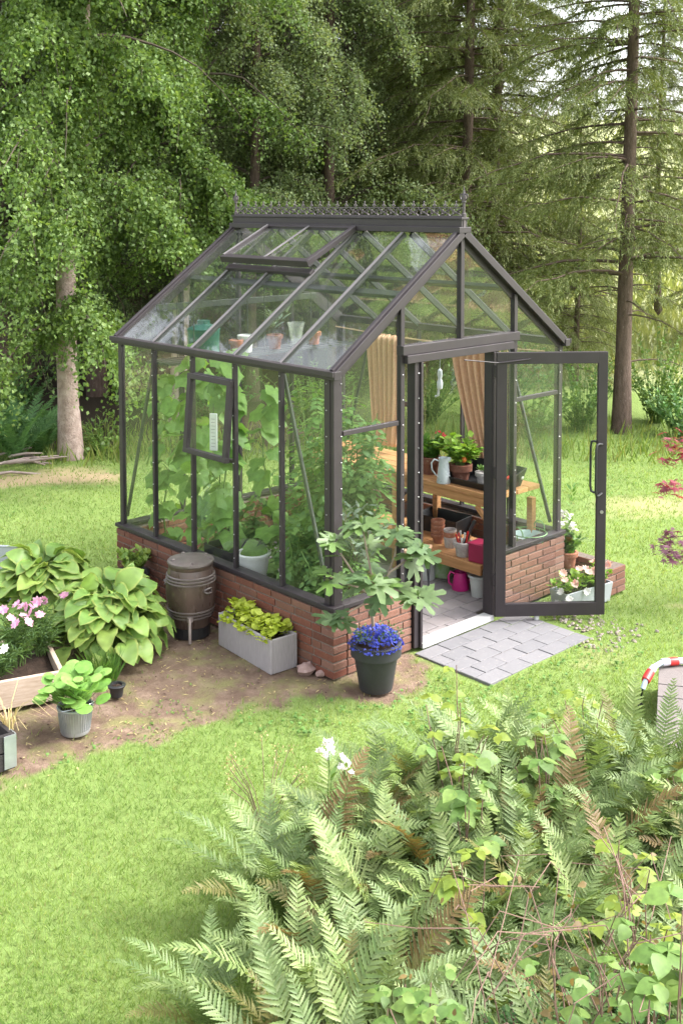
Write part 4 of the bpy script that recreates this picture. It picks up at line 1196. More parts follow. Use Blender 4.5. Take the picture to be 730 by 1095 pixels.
spire = np.array([(0, 0, .1), (.01, 0, .3), (.015, -.01, .5), (.02, -.02, .62)]); plant_leaves(fol, [spire], NARROW, 70, .06, up=.6, t0=.05); fol.build('leaves', M['potleaf'], t_)
flower_parts([np.asarray(s_[-1])+np.array([0, 0, .03]) for s_ in sorted(st, key=lambda s_: -s_[-1][2])[:4]], .02, 5, 'whitepetal', t_, .018, 12, jit=1.2)
ta = gp(607, 655)[:2]
tr = thing('begonia_trough', 'grey trough of pale pink begonias beyond the open door', 'planter', (2.14, -.30, 0), math.radians(-8))
m_ = MB(); 
for (z0, z1, s0, s1) in ((0, .14, .9, 1.),):
    lx, ly = .24, .085
    b0 = [(-lx*s0, -ly*s0, 0), (lx*s0, -ly*s0, 0), (lx*s0, ly*s0, 0), (-lx*s0, ly*s0, 0)]; b1 = [(-lx, -ly, .14), (lx, -ly, .14), (lx, ly, .14), (-lx, ly, .14)]
    i1 = [(-lx+.012, -ly+.012, .14), (lx-.012, -ly+.012, .14), (lx-.012, ly-.012, .14), (-lx+.012, ly-.012, .14)]; i0 = [(x, y, .11) for x, y, z in i1]
    m_.add(b0+b1+i1+i0, [(3, 2, 1, 0)]+[(i, (i+1) % 4, (i+1) % 4+4, i+4) for i in range(4)]+[(i+4, (i+1) % 4+4, (i+1) % 4+8, i+8) for i in range(4)]+[(i+8, (i+1) % 4+8, (i+1) % 4+12, i+12) for i in range(4)])
m_.build('box', M['zincpale'], tr, bevel=.004)
MB().box((0, 0, .112), (.45, .14, .01)).build('soil', M['soil'], tr)
fol = Fol(); st = []
for k in range(34):
    s0 = np.array([RNG.uniform(-.22, .22), RNG.uniform(-.06, .06), .11]); e = s0+np.array([RNG.uniform(-.06, .06), RNG.uniform(-.08, .06), RNG.uniform(.04, .14)]); st.append(np.array([s0, (s0+e)/2+np.array([0, 0, .02]), e]))
plant_leaves(fol, st, OVAL, 9, .06, up=.3, t0=.2); stem_mesh(st, .003, .002).build('stems', M['greenstem'], tr); fol.build('leaves', M['pepperleaf'], tr)
fol = Fol(); flowers(fol, [st[k][-1]+np.array([0, 0, .02])+RNG.normal(size=3)*.01 for k in range(0, 34, 2)], .036, 9, face=(-.5, -.5, 1), jit=.8, cup=.6); fol.build('flowers', [M['peachpetal']], tr)
fol = Fol(); flowers(fol, [np.array([-.25, -.08, .09])+RNG.normal(size=3)*.035 for k in range(6)]+[np.array([-.05, -.09, .13])], .034, 9, face=(-.5, -.5, .8), jit=.8, cup=.6); fol.build('flowers', M['whitepetal'], tr)

# --- deck and hose
dA = gp(700, 803, .16)[:2]; dB = gp(704, 708, .16)[:2]
dv = nrm(dB-dA); dlen = np.linalg.norm(dB-dA); ang = math.atan2(dv[1], dv[0])-PI/2
dk = thing('wooden_deck', 'weathered silver plank deck at the edge of the ferns', 'deck', (dA[0], dA[1], 0), ang)
npl = 7; pw_ = dlen/npl
for k in range(npl): MB().box((.75, pw_*(k+.5), .148+.002*(k % 3)), (1.5, pw_-.005, .028)).build('plank', M['deck'], dk, bevel=.003)
for x in (.03, .75, 1.45): MB().box((x, dlen/2, .066), (.05, dlen-.02, .13)).build('joist', M['woodpale'], dk)
ho = thing('garden_hose', 'grey blue garden hose with red couplings draped over the deck corner', 'hose', (0, 0, 0))
hp = [gp(860, 735, .192), gp(820, 716, .192), gp(780, 707, .192), gp(745, 706, .19), gp(722, 707, .19), gp(707, 708, .195), gp(699, 713, .2), gp(693, 721, .19), gp(689, 729, .165), gp(686.5, 737, .13)]
hp = np.array(hp)
def spl(P_, n=40):
    P_ = np.array(P_); d_ = np.r_[0, np.cumsum(np.linalg.norm(np.diff(P_, axis=0), axis=1))]; t_ = np.linspace(0, d_[-1], n)
    q_ = np.stack([np.interp(t_, d_, P_[:, i]) for i in range(3)], 1)
    for _ in range(3): q_[1:-1] = (q_[:-2]+2*q_[1:-1]+q_[2:])/4
    return q_
m_ = MB(); m_.tube(spl(hp, 60), .015, 10); m_.build('hose', M['hosegrey'], ho, smooth=60)
def seg(a, b, r, mat, nm): 
    m_ = MB(); m_.tube([a, a*.5+b*.5, b], [r, r*1.06, r], 12); m_.build(nm, M[mat], ho, smooth=40)
H = spl(hp[3:])
seg(H[0], H[9], .019, 'hosewhite', 'sleeve'); seg(H[9]+0, H[13], .023, 'red', 'coupling'); seg(H[13], H[17], .021, 'hosewhite', 'sleeve'); seg(H[25], H[29], .02, 'hosewhite', 'sleeve'); seg(H[29], H[35], .024, 'red', 'coupling')
cb = gp(684, 757, .0); m_ = MB(); m_.tube([H[-1], H[-1]*.5+cb*.5+np.array([0, 0, .02]), cb+np.array([0, 0, .03])], .005, 6)
m_.tube([cb+np.array([.012*math.cos(a), .012*math.sin(a), .06-.007*a]) for a in np.linspace(0, 8, 30)], .006, 6); m_.build('black_coil', M['blackplastic'], ho, smooth=50)

# ================================================================== INSIDE THE GREENHOUSE
FZ = .018
# workbench along the far long wall
wb = thing('workbench', 'orange pine workbench with lower shelf inside the greenhouse', 'workbench', (0, 0, FZ))
bx0, bx1, by0, by1, bz = 1.66, 2.2, .12, 2.2, .79-FZ
for k in range(4): MB().box((bx0+.068+k*.135, (by0+by1)/2, bz-.0175), (.128, by1-by0, .035)).build('top_board', M['wood'], wb, bevel=.004)
MB().box((bx0+.03, (by0+by1)/2, bz-.07), (.028, by1-by0-.06, .065)).build('apron', M['wood'], wb, bevel=.003)
for x in (bx0+.035, bx1-.035):
    for y in (by0+.05, 1.12, by1-.05): MB().box((x, y+(.001), (bz-.104)/2), (.05, .05, bz-.104)).build('leg', M['wood'], wb, bevel=.004)
for k in range(3): MB().box((bx0-.035+.09+k*.16, (by0+by1)/2, .245), (.15, by1-by0-.16, .03)).build('shelf_board', M['wood'], wb, bevel=.003)
MB().box((bx0-.035, (by0+by1)/2, .22), (.025, by1-by0-.16, .075)).build('shelf_rail', M['wood'], wb, bevel=.003)
m_ = MB()
for y, sg in ((.175, 1), (1.065, -1)):
    m_.bar((bx0+.035, y+sg*.02, bz-.22), (bx0+.035, y+sg*.13, bz-.11), .03, .03)
m_.build('corner_bracket', M['wood'], wb, bevel=.003)
BT = .79; SH = .26+FZ

def at_line(u, v, z): q_ = gp(u, v, z); return (float(q_[0]), float(q_[1]), z)

# pots on the bench top
q_ = at_line(462, 511, BT+.001)
def bench_pos(u, v): return at_line(u, v, BT+.001)
t_ = potted('potted_geranium', 'red flowered geranium in dark terracotta pot on the bench', 'potted plant', bench_pos(460, 506), pot_mesh(.055, .078, .135, .03), M['terra_dark'], .064, .125)
st = stems_fan(20, .2, .15, .04, .3, .11, .4); stem_mesh(st, .003, .002).build('stems', M['greenstem'], t_)
fol = Fol(); plant_leaves(fol, st, ROUND, 12, .06, up=.4, t0=.2); fol.build('leaves', M['potleaf'], t_)
flower_parts([np.asarray(s_[-1])+np.array([0, 0, .02]) for s_ in sorted(st, key=lambda s_: -s_[-1][2])[:3]], .015, 5, 'redpetal', t_, .013, 6, jit=1.)
t_ = potted('potted_pepper', 'leafy pepper plant with orange fruit in terracotta pot on bench', 'potted plant', bench_pos(492, 513), pot_mesh(.058, .082, .125, .03), M['terra_dark'], .068, .115)
st = stems_fan(22, .26, .17, .03, .3, .1, .4); stem_mesh(st, .004, .002).build('stems', M['greenstem'], t_)
fol = Fol(); plant_leaves(fol, st, OVAL, 14, .075, up=.1, t0=.3, droop=.1); fol.build('leaves', M['pepperleaf'], t_)
for c_, r_0 in (((-.03, -.06, .17), .02), ((.05, -.02, .2), .015)): MB().ball(c_, r_0, 10, (1, 1, 1.2)).build('fruit', M['orange'], t_, smooth=60)
t_ = thing('enamel_jug', 'tall pale enamel jug with looped handle on the bench front', 'jug', bench_pos(474, 516))
m_ = MB(); m_.lathe([(.001, 0), (.052, 0), (.054, .005), (.047, .06), (.041, .12), (.036, .165), (.04, .19), (.037, .19), (.033, .165), (.04, .06), (.001, .02)], 24); m_.build('body', M['enamel'], t_, smooth=40)
m_ = MB(); hd = -R_; m_.tube([hd*.038+U_*.165, hd*.07+U_*.178, hd*.092+U_*.15, hd*.088+U_*.1, hd*.06+U_*.06, hd*.046+U_*.05], .006, 7); m_.build('handle', M['enamel'], t_, smooth=60)
m_ = MB(); m_.tube([R_*.036+U_*.165, R_*.05+U_*.19], [.014, .009], 8); m_.build('spout', M['enamel'], t_, smooth=60)
# tray with small pot
tp_ = bench_pos(528, 520)
ty = thing('potting_tray', 'black plastic potting tray with sloping sides on the bench', 'tray', (1.88, .40, BT+.001), 0)
m_ = MB(); lx, ly = .18, .27
def tray_mesh(lx, ly, h0, h1):
    m_ = MB(); b0 = [(-lx*.85, -ly*.85, 0), (lx*.85, -ly*.85, 0), (lx*.85, ly*.85, 0), (-lx*.85, ly*.85, 0)]; b1 = [(-lx, -ly, h0), (lx, -ly, h1), (lx, ly, h1), (-lx, ly, h0)]
    i0 = [(x*.985, y*.985, .006) for x, y, z in b0]; i1 = [(x*.97, y*.97, z) for x, y, z in b1]
    return m_.add(b0+b1+i1+i0, [(3, 2, 1, 0)]+[(i, (i+1) % 4, (i+1) % 4+4, i+4) for i in range(4)]+[(i+4, (i+1) % 4+4, (i+1) % 4+8, i+8) for i in range(4)]+[(i+8, (i+1) % 4+8, (i+1) % 4+12, i+12) for i in range(4)]+[(12, 13, 14, 15)])
tray_mesh(lx, ly, .055, .14).build('body', M['blackplastic'], ty, bevel=.003)
t_ = potted('seedling_pot', 'small grey patterned pot with a seedling in the black tray', 'potted plant', bench_pos(515, 517)[:2]+(BT+.008,), pot_mesh(.034, .046, .085, .02), M['patterned'], .036, .075)
fol = Fol(); st = stems_fan(7, .07, .04, .015, .3, .07); plant_leaves(fol, st, OVAL, 6, .035, up=.5); fol.build('leaves', M['tomato'], t_)
t_ = thing('hand_tools', 'red and white hand tool lying in the potting tray', 'hand tool', (1.97, .22, BT+.03)); MB().ball((0, 0, .03), .03, 10, (1.5, .8, .8)).build('red_grip', M['red'], t_, smooth=60); MB().ball((.06, -.05, .04), .026, 10, (1, 1, .8)).build('white_cap', M['plasticwhite'], t_, smooth=60)
t_ = thing('clay_bell', 'orange clay bell cloche standing beside the curtain on bench', 'cloche', bench_pos(520, 498)); MB().lathe([(.05, 0), (.052, .01), (.045, .07), (.03, .12), (.014, .145), (.018, .16), (.001, .172)], 20).build('body', M['burlap'], t_, smooth=40)

# shelf objects
def shelf_pos(u, v): q_ = at_line(u, v-3, SH+.001); return (q_[0]+.02, q_[1]+.01, q_[2])
t_ = thing('terracotta_stack', 'tall stack of terracotta pots on the bench shelf', 'pots', shelf_pos(467, 584))
for k in range(4): m_ = pot_mesh(.033, .046, .075, .018); m_.build('pot', M['terra'], t_, smooth=40, loc=(0, 0, .035*k))
t_ = thing('clay_jar', 'ribbed clay jar with a pink band beside terracotta stack', 'jar', shelf_pos(480, 589)); MB().lathe([(.001, 0), (.038, 0), (.045, .03), (.048, .08), (.046, .12), (.05, .125), (.05, .14), (.042, .14), (.04, .12), (.03, .02), (.001, .02)], 20).build('body', M['patterned'], t_, smooth=40); MB().lathe([(.0495, .085), (.051, .09), (.049, .115), (.047, .12)], 20).build('band', M['terra'], t_, smooth=40)
t_ = thing('tool_pot', 'pale ribbed pot holding trowels and brushes on bench shelf', 'tool pot', shelf_pos(494, 598)); pot_mesh(.05, .068, .11, .02, 32).build('pot', M['patterned'], t_, smooth=40)
for k in range(9):
    a = RNG.uniform(0, 6); b = np.array([.02*math.cos(a), .02*math.sin(a), .04]); e = np.array([.055*math.cos(a), .055*math.sin(a), RNG.uniform(.13, .18)])
    m_ = MB(); m_.tube([b, e], .006, 6); m_.tube([e, e+(e-b)*.12], [.009, .007], 6); m_.build('tool_handle', M[('red', 'wood', 'plasticwhite')[k % 3]], t_, smooth=50)
m_ = MB(); m_.tube([(0, 0, .05), (.05, -.03, .2), (.075, -.05, .26)], [.012, .014, .013], 8); m_.build('tool_handle', M['blackplastic'], t_, smooth=50)
t_ = thing('crimson_box', 'crimson rectangular box near the door on bench shelf', 'box', shelf_pos(518, 606), .1); MB().box((.02, .02, .065), (.14, .2, .13)).build('body', M['crimson'], t_, bevel=.008); MB().box((.02, .02, .133), (.15, .21, .012)).build('lid', M['crimson'], t_, bevel=.004)
t_ = thing('spray_bottle', 'white plastic bottle behind the crimson box', 'bottle', (1.86, .30, SH)); MB().lathe([(.001, 0), (.035, 0), (.037, .01), (.037, .15), (.03, .18), (.014, .19), (.014, .21), (.018, .212), (.018, .24), (.001, .242)], 18).build('body', M['plasticwhite'], t_, smooth=40)
ty = thing('black_tub', 'glossy black plastic tub at the back of bench shelf', 'tub', (2.06, .95, SH), .1); tray_mesh(.11, .2, .13, .14).build('body', M['blackplastic'], ty, bevel=.003)
# floor objects
t_ = thing('watering_can', 'small magenta watering can on the paved floor under bench', 'watering can', at_line(492, 630, FZ)); MB().lathe([(.001, 0), (.062, 0), (.065, .01), (.05, .11), (.045, .13), (.048, .135), (.042, .135), (.04, .12), (.001, .02)], 24).build('body', M['pink'], t_, smooth=40)
m_ = MB(); m_.tube([-R_*.045+U_*.12, -R_*.075+U_*.135, -R_*.09+U_*.1, -R_*.085+U_*.05, -R_*.06+U_*.03], .008, 7); m_.build('handle', M['pink'], t_, smooth=60); m_ = MB(); m_.tube([R_*.055+U_*.04-F_*.02, R_*.1+U_*.12-F_*.06], [.014, .008], 8); m_.build('spout', M['pink'], t_, smooth=60)
t_ = thing('white_bucket', 'white plastic pail under the bench beside magenta can', 'bucket', at_line(511, 637, FZ)); pot_mesh(.05, .068, .155, .008).build('body', M['plasticwhite'], t_, smooth=40)
t_ = thing('red_pot', 'small crimson pot half hidden behind the door jamb', 'pot', at_line(524, 636, FZ)); pot_mesh(.032, .04, .1, .012).build('body', M['crimson'], t_, smooth=40)
t_ = thing('compost_bag', 'upright green and white compost bag under the bench', 'bag', at_line(473, 615, FZ), .3)
m_ = MB(); m_.lathe([(.001, 0), (.085, .0), (.095, .05), (.09, .14), (.085, .2), (.06, .225), (.055, .235), (.001, .236)], 14, wob=.08); m_.build('body', M['greenbag'], t_, smooth=50)
t_ = thing('white_canister', 'white canister behind the black folding stool', 'canister', at_line(455, 618, FZ)); MB().lathe([(.001, 0), (.07, 0), (.072, .01), (.072, .2), (.06, .22), (.001, .222)], 20).build('body', M['plasticwhite'], t_, smooth=40)
fs = thing('folding_stool', 'black tube folding stool by the door with tan seat', 'stool', at_line(446, 640, FZ), .6); fs.scale = (.7, .7, .85)
m_ = MB()
for y in (-.12, .12): m_.tube([(-.12, y, 0), (.0, y, .22), (.12, y, .42)], .009, 7); m_.tube([(.12, y*.9, 0), (0, y*.9, .22), (-.12, y*.9, .42)], .009, 7)
for x in (-.12, .12): m_.tube([(x, -.12, .01), (x, .12, .01)], .008, 6)
m_.build('leg_frame', M['blackplastic'], fs, smooth=50)
m_ = MB(); m_.box((0, 0, .43), (.27, .27, .03)); m_.build('seat', M['burlap'], fs, bevel=.01)
# tub in a green wire frame under bench near the front
wt_ = thing('wire_basket', 'pale enamel basin in green wire frame under bench front', 'basket', (2.04, .10, FZ+.245+.02))
tq = wt_; MB().lathe([(.001, 0), (.1, 0), (.12, .15), (.126, .155), (.12, .16), (.114, .15), (.095, .012), (.001, .012)], 26).build('basin', M['paletub'], tq, smooth=40)
m_ = MB()
for z, r in ((.02, .112), (.09, .122), (.175, .134)): m_.tube([(r*math.cos(a), r*math.sin(a), z) for a in np.linspace(0, 2*PI, 25)], .004, 5)
for k in range(12): a = 2*PI*k/12; m_.tube([(.11*math.cos(a), .11*math.sin(a), 0), (.134*math.cos(a), .134*math.sin(a), .178)], .0035, 5)
for sg in (-1, 1): m_.tube([(sg*.13, .05*math.cos(a), .178+.06*math.sin(a)) for a in np.linspace(0, PI, 9)], .005, 5)
m_.build('wire_frame', M['greenwire'], tq, smooth=50)

# curtains on a rope along the far long wall
cw = thing('curtain_rope', 'jute rope with tied knots strung below the far eave', 'rope', (0, 0, 0))
m_ = MB(); yy = np.linspace(.05, 2.3, 24); m_.tube([(2.14, y, 1.80-.03*math.sin(PI*(y-.05)/2.25)) for y in yy], .006, 6)
for y in np.arange(.32, 1.0, .075): m_.tube([(2.14, y, 1.81), (2.135, y+.015, 1.76), (2.14, y+.02, 1.73)], .006, 5); m_.tube([(2.14, y, 1.78), (2.12, y-.03, 1.75)], .005, 5)
m_.build('rope', M['rope'], cw)


def curtain(y0, y1, yb0, yb1, z0, z1, x, label, folds=6, zt=None, yt=None):
    nz, ny_ = 26, 60; V = []
    for i in range(nz+1):
        t_ = i/nz; z = z1+(z0-z1)*t_
        w = t_**1.4
        a, b = y0+(yb0-y0)*w, y1+(yb1-y1)*w
        for j in range(ny_+1):
            s_ = j/ny_; V.append((x+.028*math.sin(s_*folds*2*PI+.6*math.sin(3*t_))*(1-.3*t_)+.004*math.sin(j*1.7), a+(b-a)*s_, z+.01*math.sin(s_*folds*2*PI)*(t_ < .05)))
    k = ny_+1; f = [(i*k+j, i*k+j+1, (i+1)*k+j+1, (i+1)*k+j) for i in range(nz) for j in range(ny_)]
    o = MB().add(V, f).build('curtain', M['burlap'], smooth=70)
    m_ = o.modifiers.new('cloth', 'SOLIDIFY'); m_.thickness = .003
    return tag(o, label, 'curtain')
curtain(.50, .93, .42, .62, .78, 1.79, 2.12, 'tan burlap curtain gathered to one side behind the door opening')
yA, yB = float(gp(393, 400, 2.1, 0)[1]), float(gp(427, 400, 2.1, 0)[1])
curtain(yB, yA, yB+.05, yA-.08, .85, 1.78, 2.10, 'tan burlap curtain behind the tomato leaves, far wall corner')
hz_ = gp(470, 405, 2.2, 0)
t_ = thing('hanging_ornament', 'pale hanging ornament of twisted glass in the far window', 'ornament', tuple(hz_))
m_ = MB(); m_.tube([(0, 0, .22), (0, 0, .08)], .002, 5); m_.lathe([(.001, -.09), (.022, -.08), (.026, -.03), (.014, 0), (.022, .03), (.018, .07), (.001, .085)], 12); m_.tube([(0, .01, -.08), (0, .02, -.14), (0, .045, -.15)], .01, 6); m_.build('body', M['enamel'], t_, smooth=40)
hz_ = gp(228.5, 462, .06, 0)
t_ = thing('thermometer', 'white wall thermometer hanging behind the open side window', 'thermometer', tuple(hz_)); MB().box((0, 0, 0), (.012, .058, .26), .5).build('plate', M['plasticwhite'], t_, bevel=.005)
m_ = MB(); m_.tube([(0, 0, .13), (0, 0, .2)], .002, 5)
for k in range(9): m_.box((-.0075, -.004, -.1+k*.024), (.002, .03, .002), .5)
m_.build('scale', M['blackpot'], t_)

# hanging shelf across the back gable with pots
hs2 = thing('hanging_shelf', 'slatted shelf hung across the rear gable near the roof', 'shelf', (0, 0, 0))
zsh = 1.68
for y in (2.05, 2.13, 2.21, 2.29): MB().box((1.14, y, zsh), (1.9, .05, .018)).build('slat', M['frame_in'], hs2)
for x in (.45, 1.14, 1.83): m_ = MB(); m_.tube([(x, 2.06, zsh), (x, 2.06, roof_z(x)-.07)], .004, 5); m_.tube([(x, 2.28, zsh), (x, 2.28, roof_z(x)-.07)], .004, 5); m_.build('hanger', M['frame_in'], hs2)
zt = zsh+.01
t_ = thing('green_container', 'dark green watering container on the rear hanging shelf', 'container', (.62, 2.17, zt)); MB().lathe([(.001, 0), (.11, 0), (.12, .02), (.125, .2), (.13, .22), (.115, .23), (.05, .26), (.05, .285), (.001, .287)], 22).build('body', M['greenplastic'], t_, smooth=40)
for k, (x, r, h_, mt, lab) in enumerate(((.92, .05, .11, 'terra', 'orange terracotta pot next to green container on rear shelf'), (1.02, .062, .14, 'plasticwhite', 'rounded white pot on the rear hanging shelf'), (1.32, .06, .12, 'terra_dark', 'brown clay pot in the middle of rear hanging shelf'), (1.75, .055, .11, 'terra', 'terracotta pot at the curtain end of rear hanging shelf'))):
    t_ = potted('shelf_pot', lab, 'pot', (x, 2.15, zt), pot_mesh(r*.75, r, h_, .02), M[mt], r*.8, h_-.01)
    if k == 2:
        fol = Fol(); st = stems_fan(8, .22, .12, .02, .3, h_); plant_leaves(fol, st, NARROW, 6, .09, up=.6); fol.build('leaves', M['greyleaf'], t_)
t_ = thing('glass_vase', 'clear fluted glass vase on the rear hanging shelf', 'vase', (1.55, 2.15, zt)); MB().lathe([(.001, 0), (.04, 0), (.045, .05), (.06, .15), (.075, .2), (.071, .2), (.056, .15), (.04, .05), (.001, .008)], 18).build('body', glassmat('vase_glass', .2), t_, smooth=40)

# --- climbing and leafy plants along the near long wall
def vine(loc, h, n, tmpl, mat, size, label, cat, lean=(0, 0), width=.2, name='cucumber_vine', t0=.06):
    t_ = thing(name, label, cat, loc)
    zz = np.linspace(0, h, 14); st = np.stack([lean[0]*zz/h+.03*np.sin(zz*7+loc[1]*9), lean[1]*zz/h+.03*np.cos(zz*6+loc[1]*5), zz], 1)
    m_ = MB(); m_.tube(st, np.linspace(.008, .004, 14), 6); fol = Fol()
    tt = np.linspace(t0, 1, n)+RNG.normal(size=n)*.02; tt = np.clip(tt, 0, 1)
    for k in range(n):
        b = np.array([np.interp(tt[k]*h, zz, st[:, i]) for i in range(3)])
        a = RNG.uniform(0, 2*PI) if RNG.random() < .45 else RNG.uniform(PI*.75, PI*1.55)
        o = np.array([math.cos(a), math.sin(a), 0]); ln = width*RNG.uniform(.4, 1.)*(1-.35*tt[k])
        e = b+o*ln*.8+np.array([0, 0, .05+ln*.25]); e[0] = max(e[0], .085-loc[0]); m_.tube([b, (b+e)/2+np.array([0, 0, .02]), e], .0025, 4)
        fol.scatter(tmpl, [e], [o*.7+np.array([0, 0, -.55])+RNG.normal(size=3)*.3], [o*.75+np.array([0, 0, .8])+RNG.normal(size=3)*.3], size*RNG.uniform(.6, 1.2))
    m_.build('stem', M['greenstem'], t_, smooth=60); fol.build('leaves', M[mat], t_); return t_
vine((.27, 2.18, .03), 1.45, 34, CUKE, 'cucumber', .115, 'cucumber vine in the rear corner of the greenhouse', 'vine', width=.19)
vine((.25, 1.78, .03), 1.75, 44, CUKE, 'cucumber', .125, 'tall cucumber vine between the rear corner and side window', 'vine', width=.22)
vine((.27, 1.42, .03), 1.72, 40, CUKE, 'cucumber', .125, 'cucumber vine left of the open side window pane', 'vine', width=.2)
vine((.36, 1.06, .03), 1.5, 26, CUKE, 'cucumber', .12, 'cucumber vine with few leaves behind the white pail', 'vine', width=.2)
vine((.62, 1.95, .03), 1.5, 34, CUKE, 'tomato', .105, 'dark leaved vine standing behind the cucumbers', 'vine', width=.24, name='squash_vine')


def tomato(loc, h, spread, n, label, per=26, size=.062):
    t_ = thing('tomato_plant', label, 'tomato plant', loc)
    st = stems_fan(n, h, spread, .05, .15, 0, .35, 8); m_ = stem_mesh(st, .006, .003, 5)
    fol = Fol()
    for s_ in st:
        k = per; tt = rnd(.12, 1, k)*7; i = np.minimum(6, tt.astype(int)); fr_ = (tt-i)[:, None]; b = s_[i]*(1-fr_)+s_[i+1]*fr_; lc = np.array(loc); b = np.maximum(b+lc, np.array([.22, .2, 0]))-lc
        a = rnd(0, 2*PI, k); o = np.stack([np.cos(a), np.sin(a), rnd(-.3, .35, k)], 1)
        for j in range(1, 6):                    # leaflets down a leaf stalk
            pp = b+o*.026*j-np.array([0, 0, .004*j*j])
            for sg in ((-1, 1) if j < 5 else (0,)):
                sd_ = np.stack([-o[:, 1], o[:, 0], np.zeros(k)], 1)*sg
                fol.scatter(OVAL, pp, sd_*.9+o*.6-np.array([0, 0, .25])+sph(k)*.25, np.array([0, 0, 1.])+o*.3+sph(k)*.4, size*(.6+.12*j)*rnd(.7, 1.15, k))
    m_.build('stems', M['greenstem'], t_, smooth=60); fol.build('leaves', M['tomato'], t_); return t_
tomato((.28, .62, .03), 1.0, .26, 7, 'bushy tomato plant beside the white pail inside the glass', 20)
tomato((.26, .26, .03), .85, .24, 7, 'low tomato plant in the greenhouse corner nearest the fig', 20)
tomato((.85, 1.15, .03), 1.65, .32, 11, 'tall tomato plant in the middle of the greenhouse', 22)
tomato((.52, 1.62, .03), .85, .3, 9, 'low bushy tomato plant at the foot of the rear cucumber vines', 22)
tomato((.55, 1.05, .03), .75, .26, 8, 'low bushy tomato plant just behind the white pail', 22)
tomato((.50, .46, .03), 1.95, .3, 16, 'tall tomato plant behind the gable side pane', 34)
t_ = potted('potted_eucalyptus', 'silvery grey leaved plant in brown pot behind the gable pane', 'potted plant', (.40, .20, .35), pot_mesh(.065, .085, .15, .02), M['terra_dark'], .07, .14)
st = stems_fan(14, .55, .2, .03, .2, .12, .35); stem_mesh(st, .004, .002).build('stems', M['figstem'], t_)
fol = Fol(); plant_leaves(fol, st, t_oval(.42, .04, .2), 24, .075, up=.25, t0=.12); fol.build('leaves', M['greyleaf'], t_)
t_ = thing('plant_stand', 'upturned pale bucket carrying the silvery grey plant', 'bucket', (.40, .20, FZ)); MB().lathe([(.11, 0), (.115, .008), (.09, .32), (.001, .33)], 22).build('body', M['paletub'], t_, smooth=40)
q_ = gp(277, 612, .17, 0)
t_ = thing('white_pail', 'large white plastic pail standing behind the near glass wall', 'bucket', (.19, 1.02, .30)); pot_mesh(.085, .112, .2, .014).build('body', M['plasticwhite'], t_, smooth=40)
t_ = thing('pot_crate', 'upturned black crate carrying the large white pail', 'crate', (.22, 1.05, FZ)); tray_mesh(.13, .2, .28, .28).build('body', M['blackplastic'], t_); MB().box((0, 0, .276), (.22, .34, .012)).build('top', M['blackplastic'], t_)
t_ = thing('black_planter', 'dark plastic planter of cucumber roots behind the glass', 'planter', (.24, 1.34, FZ)); tray_mesh(.12, .16, .45, .45).build('body', M['blackplastic'], t_)
MB().box((0, 0, .40), (.2, .27, .012)).build('soil', M['soil'], t_)

# ================================================================== FERNS
def frond(length, curve, side, npin=23, wmax=.2, seed=0, curl=.12):
    """one frond in local space: rises from the origin towards +y and arches; saw-edged pinnae with gaps between them"""
    r = np.random.default_rng(seed)
    n = 40; s = np.linspace(0, 1, n)
    ang_ = math.radians(79)-curve*s**1.5
    ds = length/n
    p = np.stack([side*s*s*length, np.cumsum(np.cos(ang_))*ds, np.cumsum(np.sin(ang_))*ds], 1); p -= p[0]
    tg = nrm(np.gradient(p, axis=0)); sd = nrm(np.cross(tg, np.array([0, -.3, 1.]))); up = np.cross(sd, tg)
    fo = Fol()
    rw = np.linspace(.005, .0012, n)[:, None]
    rv = np.concatenate([p-sd*rw, p+sd*rw]); rf = [(i, i+1, n+i+1) for i in range(n-1)]+[(i, n+i+1, n+i) for i in range(n-1)]
    fo.raw(rv, rf)
    gap = length*.86/npin
    for t_ in np.linspace(.13, .985, npin):
        i = t_*(n-1); j = int(i); b = p[j]+(p[min(n-1, j+1)]-p[j])*(i-j)
        lp = wmax*length*(min(1, (t_-.04)/.28)**.75)*(1-t_)**.6*1.28*r.uniform(.9, 1.08)+.008
        for sg in (-1, 1):
            d = nrm(sd[j]*sg+tg[j]*(.3+.55*t_)+up[j]*(.16+r.normal()*.13)+r.normal(size=3)*.09)
            m = 13; u = np.linspace(0, 1, m); perp = nrm(tg[j]-d*(d@tg[j])); nn = np.cross(d, perp)*sg
            mid = b+d*(lp*u)[:, None]-np.array([0, 0, 1.])*(curl*lp*u**2)[:, None]+perp*(.10*lp*u**2)[:, None]
            w = gap*.44*(1-u**2.4)*(1-.35*(1-u)**4)*(min(1, lp/.07)**.5); w = w*np.where(np.arange(m) % 2 == 0, .72, 1.12); w[-1] = .0006
            fold = nn*(w*.35)[:, None]
            V = np.concatenate([mid-perp*w[:, None]*.95+fold, mid, mid+perp*w[:, None]+fold])
            F = []
            for k in range(m-1): F += [(k, m+k, m+k+1), (k, m+k+1, k+1), (m+k, 2*m+k, 2*m+k+1), (m+k, 2*m+k+1, m+k+1)]
            fo.raw(V, F)
    v, f, _ = fo.arrays()
    return v, f


FR_T = [frond(.80, .6, .08, 33, .155, seed=1), frond(.74, .85, -.1, 31, .165, seed=2), frond(.66, .5, .12, 29, .17, seed=3), frond(.84, 1.05, .0, 34, .15, seed=4), frond(.62, 1.3, -.15, 28, .17, seed=5)]


